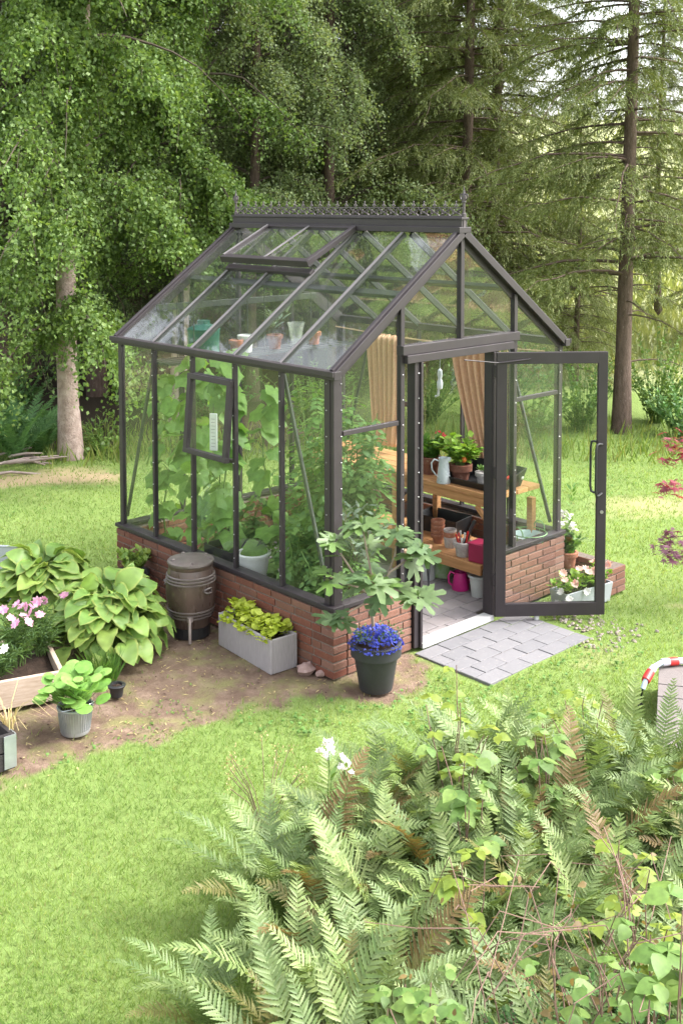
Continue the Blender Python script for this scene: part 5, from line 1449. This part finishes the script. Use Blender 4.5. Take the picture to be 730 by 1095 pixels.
def fern_mesh(seed, n, name, open_=1., yellow=.06, dry=.02):
    r = np.random.default_rng(seed); fo = Fol()
    for k in range(n):
        v, f = FR_T[r.integers(len(FR_T))]
        sc_ = r.uniform(.6, .95); az = 2*PI*k/n*1.0+r.uniform(-.35, .35); tl = r.uniform(-.02, .55)*open_
        ca, sa = math.cos(tl), math.sin(tl)
        q_ = v*sc_; q_ = np.stack([q_[:, 0], q_[:, 1]*ca+q_[:, 2]*sa, -q_[:, 1]*sa+q_[:, 2]*ca], 1)
        tw = r.uniform(-.35, .35); q_ = np.stack([q_[:, 0]*math.cos(tw)-q_[:, 1]*math.sin(tw)*.0, q_[:, 1], q_[:, 2]+q_[:, 0]*math.sin(tw)], 1)
        ca, sa = math.cos(az), math.sin(az)
        q_ = np.stack([q_[:, 0]*ca-q_[:, 1]*sa, q_[:, 0]*sa+q_[:, 1]*ca, q_[:, 2]], 1)
        q_[:, :2] += np.array([-sa, ca])*.03
        u = r.random(); fo.raw(q_, f, 1 if u < yellow else (2 if u < yellow+dry else 0))
    return fo.mesh(name)


FERN_M = [fern_mesh(11, 13, 'fern'), fern_mesh(12, 11, 'fern', .8, .06, .0), fern_mesh(13, 14, 'fern', 1.1, .05, .02), fern_mesh(14, 12, 'fern', .9), fern_mesh(15, 10, 'fern', .7, .08, .02), fern_mesh(16, 15, 'fern', 1.)]
for me in FERN_M:
    for k in ('fern', 'fernyellow', 'ferndry'): me.materials.append(M[k])
cand = []
bx = np.array(FERNBED); lo, hi = bx.min(0), bx.max(0)
tries = 0
while tries < 6000 and len(cand) < 112:
    tries += 1
    x, y = RNG.uniform(lo[0], hi[0]), RNG.uniform(lo[1], hi[1])
    if poly_sd(np.array([x]), np.array([y]), FERNBED)[0] < .02: continue
    dp, la = depth_of(x, y), lateral_of(x, y); px = CX+FPX*la/dp; py = 218+3390/dp
    if dp < 2.9 or px > 860: continue
    if px > 560 and py > 1010 and RNG.random() < .5: continue
    if any((x-a)**2+(y-b)**2 < .185**2 for a, b in cand): continue
    cand.append((x, y))
for k, (x, y) in enumerate(cand):
    o = bpy.data.objects.new('fern', FERN_M[k % len(FERN_M)]); COL.objects.link(o)
    o.location = (x, y, float(terrain(x, y))); o.rotation_euler = (RNG.uniform(-.1, .1), RNG.uniform(-.1, .1), RNG.uniform(0, 6.28)); s_ = RNG.uniform(.75, 1.02); o.scale = (s_, s_, s_*RNG.uniform(.85, 1.))
    tag(o, 'pale green fern with feathery fronds in the dense bed before the greenhouse', 'fern', 'ferns in the foreground bed')
for (u0, v0, s_, lab) in ((292, 985, .8, 'outlying fern with a pale frond reaching over the lawn'), (225, 1108, .62, 'small low fern at the bottom corner of the lawn')):
    o = bpy.data.objects.new('fern', FERN_M[1]); COL.objects.link(o); o.location = tuple(gp(u0, v0)); o.rotation_euler = (0, 0, 1.); o.scale = (s_,)*3; tag(o, lab, 'fern', 'ferns in the foreground bed')
FF = fern_mesh(21, 16, 'forest_fern', .9, 0, 0); FF.materials.append(M['fernforest']); FF.materials.append(M['fernforest']); FF.materials.append(M['fernforest'])
for k, (u0, v0, s_) in enumerate(((18, 494, 1.15), (42, 488, 1.0), (4, 482, 1.2), (-20, 494, 1.), (52, 478, .9), (28, 478, 1.15))):
    o = bpy.data.objects.new('fern', FF); COL.objects.link(o); q_ = gp(u0, v0); o.location = (q_[0], q_[1], float(terrain(q_[0], q_[1]))); o.rotation_euler = (0, 0, k*1.3); o.scale = (s_,)*3
    tag(o, 'dark green woodland fern in the mound beside the white birch trunk', 'fern', 'woodland ferns by the birch')

# brambles and other leafy plants in the fern bed
def bramble(loc, h, spread, n, mat, label, per=4, size=.06, name='bramble', stem='drystem'):
    t_ = thing(name, label, name.replace('_', ' '), loc)
    st = stems_fan(n, h, spread, .04, .25, 0, .3, 7); stem_mesh(st, .004, .002, 5).build('canes', M[stem], t_, smooth=60)
    fol = Fol()
    for s_ in st:
        k = per; tt = np.linspace(.45, 1, k)*6; i = np.minimum(5, tt.astype(int)); fr_ = (tt-i)[:, None]; b = s_[i]*(1-fr_)+s_[i+1]*fr_
        a = np.arange(k)*2.4+RNG.uniform(0, 6); o = np.stack([np.cos(a), np.sin(a), np.full(k, .15)], 1); e = b+o*.06
        sd_ = np.stack([-np.sin(a), np.cos(a), np.zeros(k)], 1); sz = size*rnd(.65, 1.15, k)
        nn = np.array([-.15, -.15, 1.])+sph(k)*.3
        fol.scatter(BRAM, e, o-np.array([0, 0, .25]), nn, sz*1.15); fol.scatter(BRAM, e, sd_+o*.25-np.array([0, 0, .2]), nn, sz); fol.scatter(BRAM, e, -sd_+o*.25-np.array([0, 0, .2]), nn, sz)
    fol.build('leaves', M[mat], t_, smooth=True); return t_
def top_at(u, v, h): q_ = gp(u, v, h); return (q_[0], q_[1], 0.)
bramble(top_at(505, 785, .72), .74, .16, 4, 'bramble', 'bramble with broad green leaves above the ferns, below the step', size=.075)
bramble(top_at(500, 852, .74), .75, .08, 3, 'brambleyellow', 'young yellow green bramble shoot rising among the middle ferns', 4, .06)
bramble(top_at(487, 722, .78), .80, .2, 5, 'brambleyellow', 'yellow green shoots in front of the paved step', 4, .06)
bramble(top_at(592, 762, .66), .68, .18, 5, 'bramble', 'leafy bramble at the back of the bed near the lawn', size=.075)
bramble(top_at(625, 735, .5), .5, .18, 5, 'brambleyellow', 'pale yellowish bramble at the back edge by the lawn', 4, .05)
bramble(top_at(452, 1065, .6), .6, .22, 8, 'bramble', 'bright green low leaves at the bottom edge below the ferns', 8, .06)
bramble(top_at(390, 1078, .45), .46, .16, 6, 'bramble', 'green leaves under the ferns next to the bottom edge of lawn', 7, .055)
bramble(top_at(622, 1030, .72), .74, .16, 4, 'bramble', 'green bramble leaves beside the dry red stems', 6, .06)
bramble(top_at(700, 880, .8), .82, .22, 7, 'brambleyellow', 'yellowish bramble beside the dry stems, below the deck', 5, .05)
bramble(top_at(715, 975, .95), .97, .16, 6, 'bramble', 'tall bramble with large oval leaves at the bed corner', 6, .075)
bramble(top_at(740, 800, .5), .5, .18, 5, 'bramble', 'broad green leaves hanging over the deck edge', 4, .07)
# dry canes
for k, (u0, v0, h_, lab) in enumerate(((640, 960, .75, 'tangle of bare reddish canes over the ferns'), (690, 1010, .8, 'tangle of dry canes before the low shrub'), (560, 1000, .62, 'thin dry arching stems between ferns and bramble'))):
    t_ = thing('dry_canes', lab, 'dry stems', top_at(u0, v0, h_)); m_ = MB()
    for j in range(8):
        a = RNG.uniform(0, 6.28); b = np.array([RNG.uniform(-.15, .15), RNG.uniform(-.15, .15), 0]); hh = h_*RNG.uniform(.7, 1.15); o = np.array([math.cos(a), math.sin(a), 0])
        pts = [b, b+o*.06+U_*hh*.6, b+o*.18+U_*hh*.95, b+o*.36+U_*hh*RNG.uniform(.85, 1.05), b+o*.5+U_*hh*RNG.uniform(.6, .95)]; m_.tube(np.array(pts)+RNG.normal(size=(5, 3))*.015, np.linspace(.0028, .0013, 5), 5)
        q_ = np.array(pts[2]); m_.tube([q_, q_+RNG.normal(size=3)*.06+U_*.05, q_+RNG.normal(size=3)*.12+U_*.1], .0016, 4)
    m_.build('canes', M['drystem'], t_, smooth=60)
    fol = Fol(); N = 40; pp = RNG.normal(size=(N, 3))*np.array([.2, .2, .1])+np.array([0, 0, h_*.8]); fol.scatter(OVAL, pp, sph(N), sph(N)+np.array([0, 0, .8]), .028*rnd(.6, 1.2, N)); fol.build('dry_leaves', M['ferndry'], t_)
# small leaved shrub in the bottom corner
for k, (u0, v0, h_, sp, lab) in enumerate(((690, 1065, .55, .42, 'dense small leaved green shrub in the bottom corner'), (600, 1100, .42, .34, 'low small leaved shrub between bramble and corner shrub'))):
    t_ = thing('low_shrub', lab, 'shrub', top_at(u0, v0, h_)); st = stems_fan(60, h_, sp, .12, .25, 0, .45, 6); stem_mesh(st, .004, .0015, 4).build('stems', M['drystem'], t_)
    fol = Fol(); plant_leaves(fol, st, OVAL, 50, .022, up=.4, t0=.3); fol.build('leaves', M['fernforest'], t_)
# white flowers
t_ = thing('white_bellflower', 'white flowering stalks rising at the lawn edge of ferns', 'flowers', top_at(357, 790, .62))
st = stems_fan(4, .62, .09, .03, .2, 0, .18); stem_mesh(st, .003, .002).build('stems', M['greenstem'], t_)
fol = Fol(); plant_leaves(fol, st, NARROW, 10, .06, up=.5, t0=.1); fol.build('leaves', M['bramble'], t_)
flower_parts([np.asarray(s_[-1])-U_*.02 for s_ in st], .022, 6, 'whitepetal', t_, .016, 7, jit=1.2, cup=.6)
# dry seed heads at the lawn edge
t_ = thing('seed_heads', 'dry grass seed heads at the edge of the lawn', 'dry grass', tuple(gp(285, 900))); m_ = MB(); fol = Fol()
for j in range(14):
    a = RNG.uniform(0, 6.28); e = np.array([.16*math.cos(a), .16*math.sin(a), RNG.uniform(.25, .42)]); m_.tube([(0, 0, 0), e*.5+U_*.06, e], .0018, 4); k = 14; fol = Fol(); fol.scatter(DIAM, e+RNG.normal(size=(k, 3))*.016, sph(k)+U_, sph(k), .012); fol.build('head', M['strawleaf'], t_)
m_.build('stalks', M['drystem'], t_)

# ================================================================== MAPLE at the edge
mt = thing('japanese_maple', 'red leaved Japanese maple reaching in over the lawn', 'maple', tuple(gp(810, 640)))
base = np.array(mt.location); m_ = MB(); m_.tube([(0, 0, 0), (.02, .0, .4), (0, .02, .8), (.03, 0, 1.3)], [.03, .025, .02, .014], 8)
tips = []
for (u0, v0, z) in ((722, 470, .95), (718, 492, .9), (726, 485, 1.0), (712, 524, .75), (722, 520, .78), (716, 575, .5), (708, 583, .5), (722, 596, .42), (728, 590, .45), (760, 450, 1.1), (780, 420, 1.25), (790, 500, .9), (770, 540, .75), (755, 580, .55)):
    q0 = gp(u0, v0, 0.); dv_ = C-q0; tpar = (z)/dv_[2]; e = q0+dv_*tpar
    # place the tip at about the trunk's depth
    d_ = FWD+R2*(u0-CX)/FPX-U2*(v0-CY)/FPX; e = C+d_*(depth_of(base[0], base[1])-.1)
    e = e-base; tips.append(e); hh = max(.3, e[2]-.12); m_.tube([(0, 0, hh), e*.5+np.array([0, 0, .5*hh+.06]), e], [.008, .005, .002], 5)
for k in range(22):
    e = R_*RNG.uniform(-.1, .75)+F_*RNG.uniform(-.55, .55)+U_*RNG.uniform(.55, 1.55); tips.append(e); hh = max(.3, e[2]-.2)
    m_.tube([(0, 0, min(1.25, hh)), e*.5+np.array([0, 0, .5*hh+.04]), e], [.008, .005, .002], 5)
m_.build('trunk', M['bark'], mt, smooth=60)
fol = Fol()
for i, e in enumerate(tips):
    k = 16; pp = e+RNG.normal(size=(k, 3))*np.array([.05, .05, .025]); fol.scatter(MAPLE, pp, sph(k)*np.array([1, 1, .25])-np.array([0, 0, .3]), U_+sph(k)*.35, .06*rnd(.6, 1.1, k), mat=(1 if i % 9 in (5, 6, 7, 8) else 0))
fol.build('leaves', [M['maple'], M['mapledark']], mt)

# ================================================================== TREES
def limb(base, az, ln, rise, droop, n=8, r=None):
    s_ = np.linspace(0, 1, n)[:, None]; o = np.array([math.cos(az), math.sin(az), 0])
    p = base+o*ln*s_+np.array([0, 0, 1.])*(rise*ln*s_-droop*ln*s_**2.2)
    return p+(r or RNG).normal(size=(n, 3))*ln*.012*s_


CAM_AZ = math.atan2(-FWD[1], -FWD[0])


def deciduous(seed, H, rad, crown0, crown_r, nl, ntw, nlf, leaf, droop, lean=(0, 0), taper=.5, front=.0):
    """trunk and leafy crown arrays; leaves hang along drooping twigs so the crown breaks up into sprays"""
    r = np.random.default_rng(seed); tk = MB(); zz = np.linspace(0, H, 16)
    tr_ = np.stack([lean[0]*zz/H+.06*np.sin(zz*.9+seed), lean[1]*zz/H+.05*np.sin(zz*.7+seed*2), zz], 1)
    rr = rad*(1-(1-taper)*(zz/H))*(1-.75*np.clip((zz-.5*H)/(.5*H), 0, 1)); rr[0] *= 1.28
    tk.tube(tr_, rr, 14); fol = Fol(); P_, D_, N_ = [], [], []; limbs = MB()
    for k in range(nl):
        z = crown0+(H*.98-crown0)*(k+r.uniform(0, 1))/nl
        b = np.array([np.interp(z, zz, tr_[:, i]) for i in range(3)]); t_ = (z-crown0)/(H-crown0)
        ln = crown_r*(1-.75*t_**1.3)*r.uniform(.55, 1.1); az = r.uniform(0, 2*PI) if r.random() > front else CAM_AZ+r.normal()*.8
        lb = limb(b, az, ln, r.uniform(.2, .75), r.uniform(.35, .9)*droop, 8, r); limbs.tube(lb, np.linspace(.012+.008*ln, .003, 8), 5, cap=False)
        veil = front and k % 3 == 0 and z > crown0+.7
        if veil:
            az = CAM_AZ+r.normal()*.5; lb = limb(b, az, ln*.38, .5, .9, 8, r); limbs.tube(lb, np.linspace(.02, .004, 8), 5, cap=False)
        for j in range(ntw):
            q_ = r.uniform(.1, 1.)*7; i = min(6, int(q_)); b2 = lb[i]+(lb[i+1]-lb[i])*(q_-i)
            a2 = az+r.normal()*1.1; tl = r.uniform(.25, .75)*(.6+.3*droop)
            tw = limb(b2, a2, tl*.6, r.uniform(-.1, .5), r.uniform(.6, 1.9)*droop, 6, r)
            if j % 3 == 0: limbs.tube(tw, np.linspace(.005, .002, 6), 4, cap=False)
            m = int(nlf*r.uniform(.6, 1.3)); q2 = r.uniform(.05, 1., m)*5; i2 = np.minimum(4, q2.astype(int)); f2 = (q2-i2)[:, None]
            P_.append(tw[i2]*(1-f2)+tw[i2+1]*f2+r.normal(size=(m, 3))*.055); v = r.normal(size=(m, 3)); v[:, 2] -= .9; D_.append(v)
            w = r.normal(size=(m, 3))*.8; w[:, 2] += .7; N_.append(w)
    P_, D_, N_ = map(np.concatenate, (P_, D_, N_))
    fol.scatter(DIAMR, P_, D_, N_, leaf*r.uniform(.6, 1.25, len(P_)))
    return tk, limbs, fol


def put_tree(arr, label, loc, barkm, leafm, name='birch_tree', cat='tree', group=None, rz=0., scale=1.):
    tk, limbs, fol = arr; t_ = thing(name, label, cat, loc, rz, group); t_.scale = (scale,)*3
    tk.build('trunk', barkm, t_, smooth=60); limbs.build('branches', M['bark'] if name == 'spruce_tree' else M['twig'], t_, smooth=60); fol.build('crown', leafm, t_); return t_


def gz(q_): return (float(q_[0]), float(q_[1]), float(terrain(q_[0], q_[1]))-.03)
bA = put_tree(deciduous(3, 10.5, .122, 1.55, 2.3, 76, 38, 74, .05, 1.15, (.32, -.1), front=.5), 'large birch with bare pale trunk at the lawn edge', gz(gp(75, 490)), M['birchbark'], M['birchleaf'])
bB = put_tree(deciduous(5, 10., .11, 2.0, 2.0, 60, 36, 66, .05, 1.1, (.1, .1), front=.4), 'leafy birch behind the rear end of the greenhouse', gz(ground_at(190, 14.0)), M['birchbark'], M['birchleaf'])
bC = put_tree(deciduous(8, 10.5, .09, 2.6, 2.1, 60, 32, 64, .042, 1.4, (.1, .0)), 'pale lacy birch rising above the ridge cresting', gz(ground_at(352, 16.2)), M['bark'], M['lacyleaf'])
put_tree(deciduous(9, 11., .1, 2.4, 2.2, 50, 26, 46, .06, 1.1, (-.1, .0)), 'birch at the photo edge beyond the woodland ferns', gz(ground_at(-45, 15.2)), M['bark'], M['birchleaf'])
put_tree(deciduous(10, 10., .08, 2.4, 1.9, 54, 30, 62, .042, 1.4, (-.1, .1)), 'slim lacy birch between the leafy birch and the ridge', gz(ground_at(275, 15.4)), M['bark'], M['lacyleaf'])
put_tree(deciduous(12, 9.5, .07, 3.2, 1.7, 46, 26, 56, .042, 1.4, (.1, .1)), 'pale birch crown above the front finial, before the spruces', gz(ground_at(440, 19.5)), M['bark'], M['lacyleaf'])


def spruce(seed, H, rad, z0, lmax, dens=1., nb=5, step=.36, clump=.062, bare=.0, pend=1., short=0):
    r = np.random.default_rng(seed); tk = MB(); zz = np.linspace(0, H, 14)
    tr_ = np.stack([.05*np.sin(zz*.5+seed), .05*np.cos(zz*.4+seed), zz], 1); rr = rad*(1-.93*zz/H); rr[0] *= 1.25
    tk.tube(tr_, rr, 12); br = MB(); fol = Fol(); P_, D_, N_, S_ = [], [], [], []
    # dead lower twigs
    for k in range(9):
        z = r.uniform(.8, z0+.4); b = np.array([np.interp(z, zz, tr_[:, i]) for i in range(3)]); lb = limb(b, r.uniform(0, 6.28), r.uniform(.5, 1.4), .1, .25, 6, r); br.tube(lb, np.linspace(.012, .003, 6), 4, cap=False)
    z = z0
    while z < H*.985:
        t_ = (z-z0)/(H-z0)
        for k in range(nb+short):
            if k < nb and r.random() < bare*(1-t_): continue
            ln = lmax*(1-t_)**.8*r.uniform(.6, 1.12)+.15 if k < nb else r.uniform(.35, .9)
            az = r.uniform(0, 2*PI)
            b = np.array([np.interp(z, zz, tr_[:, i]) for i in range(3)])+np.array([0, 0, r.uniform(-.1, .1)])
            lb = limb(b, az, ln, r.uniform(-.05, .2), r.uniform(.2, .45), 8, r); br.tube(lb, np.linspace(.009+.005*ln, .0025, 8), 4, cap=False)
            nt = max(4, int(ln*13*dens))
            for j in range(nt):
                q_ = r.uniform(.12, 1.)*7; i = min(6, int(q_)); b2 = lb[i]+(lb[i+1]-lb[i])*(q_-i); fr_ = q_/7
                sl_ = (.5*ln*(1-fr_)*.6+.16)*r.uniform(.6, 1.2); a2 = az+(1 if r.random() < .5 else -1)*r.uniform(.4, 1.25)*(1.1-fr_*.6)
                m = max(5, int(sl_/.017*dens**.5)); u = np.linspace(.05, 1, m)[:, None]
                o = np.array([math.cos(a2), math.sin(a2), 0]); dr_ = r.uniform(.5, 1.5)*pend
                pp = b2+o*sl_*u*.85-np.array([0, 0, 1.])*sl_*dr_*u**1.6*.6
                tgv = o[None]*.8-np.array([[0, 0, 1.]])*dr_*.9*u**.6
                P_.append(pp+r.normal(size=(m, 3))*.008); D_.append(tgv+r.normal(size=(m, 3))*.5); w = r.normal(size=(m, 3))*.5; w[:, 2] += 1; N_.append(w); S_.append(np.full(m, clump)*r.uniform(.7, 1.25, m))
        z += step*r.uniform(.75, 1.25)*(1-.35*t_)
    P_, D_, N_, S_ = map(np.concatenate, (P_, D_, N_, S_))
    fol.scatter(NEEDLE, P_, D_, N_, S_)
    return tk, br, fol


spA = spruce(31, 13., .105, 2.1, 2.5, 1.7, bare=.3, step=.27, short=4)
spB = spruce(32, 15., .12, .6, 2.9, 1.5, nb=6, step=.32, short=3)
spC = spruce(33, 11., .11, .5, 2.3, 1.5, nb=6, step=.32)
pA = put_tree(spA, 'spruce with tall straight bare trunk beyond the open door', gz(gp(668, 463)), M['bark'], M['needle'], 'spruce_tree')
def protos(arr, leafm, label, loc, rz=0., scale=1., group=None): return put_tree(arr, label, loc, M['bark'], leafm, 'spruce_tree', 'tree', group, rz, scale)
pB = protos(spB, M['needle'], 'broad spruce behind the door header and finial', gz(ground_at(528, 18.)), 1.)
pC = protos(spC, M['needle'], 'short bushy spruce just beyond the open door corner', gz(ground_at(618, 16.6)), 2., .46)
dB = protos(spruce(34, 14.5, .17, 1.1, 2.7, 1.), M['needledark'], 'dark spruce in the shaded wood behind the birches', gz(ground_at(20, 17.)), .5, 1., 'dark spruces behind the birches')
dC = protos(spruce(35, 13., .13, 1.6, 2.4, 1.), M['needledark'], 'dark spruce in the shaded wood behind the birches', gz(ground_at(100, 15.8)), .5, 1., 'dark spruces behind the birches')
def place(proto, u, dp, rz, s_, label=None, group=None):
    c_ = copy_tree(proto); c_.location = gz(ground_at(u, dp)); c_.rotation_euler.z = rz; c_.scale = (s_,)*3
    if label: c_['label'] = label
    if group: c_['group'] = group
    elif 'group' in c_.keys() and label: del c_['group']
    return c_
for (pr, u0, dp, s_, lab) in ((pA, 704, 23., .72, 'slender spruce right of the bare straight trunk'), (pB, 850, 19., .9, 'broad spruce beyond the photo edge, right of all others'), (pA, 960, 22., .9, 'spruce far outside the photo edge behind the maple'), (pA, 500, 16.6, 1.02, 'spruce with hanging branches behind the front gable peak'),
                              (pB, 478, 21., 1.05, 'tall spruce behind the gable spruce')):
    place(pr, u0, dp, random.uniform(0, 6), s_, lab)
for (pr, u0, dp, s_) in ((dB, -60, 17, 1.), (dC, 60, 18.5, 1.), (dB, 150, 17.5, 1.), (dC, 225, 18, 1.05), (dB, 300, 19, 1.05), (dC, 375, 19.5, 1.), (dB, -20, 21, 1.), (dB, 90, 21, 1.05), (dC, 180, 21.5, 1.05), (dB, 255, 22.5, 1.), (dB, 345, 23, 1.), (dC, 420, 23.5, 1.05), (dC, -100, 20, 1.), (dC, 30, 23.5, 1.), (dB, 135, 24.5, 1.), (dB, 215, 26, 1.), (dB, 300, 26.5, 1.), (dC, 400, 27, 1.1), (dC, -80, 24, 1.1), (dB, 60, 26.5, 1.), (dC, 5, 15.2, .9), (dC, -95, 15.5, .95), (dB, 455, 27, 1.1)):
    place(pr, u0, dp, random.uniform(0, 6), s_)

# far wood on the slope: reads as one mass
def far_mass():
    tk, br, fol = spruce(41, 11., .15, .5, 2.3, .3, 5, .5, .2)
    v, f, m = fol.arrays(); F2 = Fol(); r = np.random.default_rng(4)
    for k in range(46):
        u0 = -160+k*14+r.uniform(-8, 8); dp = r.uniform(29, 38); q_ = gz(ground_at(u0, dp)); a = r.uniform(0, 6); s_ = r.uniform(.9, 1.4)
        F2.raw(np.stack([v[:, 0]*math.cos(a)-v[:, 1]*math.sin(a), v[:, 0]*math.sin(a)+v[:, 1]*math.cos(a), v[:, 2]], 1)*s_+np.array(q_), f)
    for k in range(9):
        u0 = 440+k*55+r.uniform(-15, 15); dp = r.uniform(50, 62); q_ = gz(ground_at(u0, dp)); a = r.uniform(0, 6); s_ = r.uniform(.2, .4)
        F2.raw(np.stack([v[:, 0]*math.cos(a)-v[:, 1]*math.sin(a), v[:, 0]*math.sin(a)+v[:, 1]*math.cos(a), v[:, 2]], 1)*s_+np.array(q_), f)
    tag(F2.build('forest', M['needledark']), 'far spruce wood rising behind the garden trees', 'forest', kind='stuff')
far_mass()

# undergrowth at the forest edge
def edge_plant(u, dp, h, sp, n, per, size, mat, label, tm=OVAL, stem='greenstem'):
    t_ = thing('wild_shrub', label, 'shrub', gz(ground_at(u, dp))); st = stems_fan(n, h, sp, .1, .25, 0, .5, 6); stem_mesh(st, .006, .003, 4).build('stems', M[stem], t_)
    fol = Fol(); plant_leaves(fol, st, tm, per, size, up=.3, t0=.1); fol.build('leaves', M[mat], t_)
edge_plant(108, 12.6, .45, .35, 26, 22, .05, 'bramble', 'light leafy shrub at the foot of the birch trunk')
edge_plant(570, 13.3, .9, .6, 40, 40, .055, 'bramble', 'green leafy shrub behind the door glass at the lawn edge')
edge_plant(625, 13.8, 1.1, .6, 40, 40, .055, 'tomato', 'dark leafy shrub left of the bare spruce trunk foot')
edge_plant(705, 14.2, 1.25, .75, 46, 44, .06, 'bramble', 'wide leafy shrub beside the bare spruce trunk')
edge_plant(735, 13.4, .8, .6, 40, 40, .055, 'fernforest', 'dark shrub at the lawn edge behind the maple')
edge_plant(540, 14.5, 1.2, .7, 40, 40, .06, 'fernforest', 'shaded shrub behind the far glass wall')
edge_plant(10, 14.6, .8, .6, 34, 34, .06, 'fernforest', 'dark shrub in the wood behind the fern mound')
edge_plant(460, 14.2, .9, .7, 36, 36, .055, 'bramble', 'leafy shrub seen through the greenhouse door')
edge_plant(330, 14.2, .9, .8, 40, 36, .055, 'bramble', 'leafy shrub seen through the near glass wall')
edge_plant(230, 14.0, .9, .7, 36, 36, .055, 'fernforest', 'dark shrub seen through the rear glass')
# brush pile by the ferns
bp = thing('brush_pile', 'pile of bleached dead branches before the woodland ferns', 'brush pile', gz(gp(22, 501)))
for j in range(9):
    a = RNG.normal()*.5+.7; o = np.array([math.cos(-a), math.sin(-a), 0])*RNG.uniform(.18, .4); b = np.array([RNG.normal()*.3*.73, -RNG.normal()*.3*.68, RNG.uniform(.02, .12)])
    MB().tube([b-o, b+U_*.04, b+o+U_*RNG.uniform(-.02, .12)], [.02, .016, .008], 6).build('branch', M['deadwood'], bp, smooth=60)
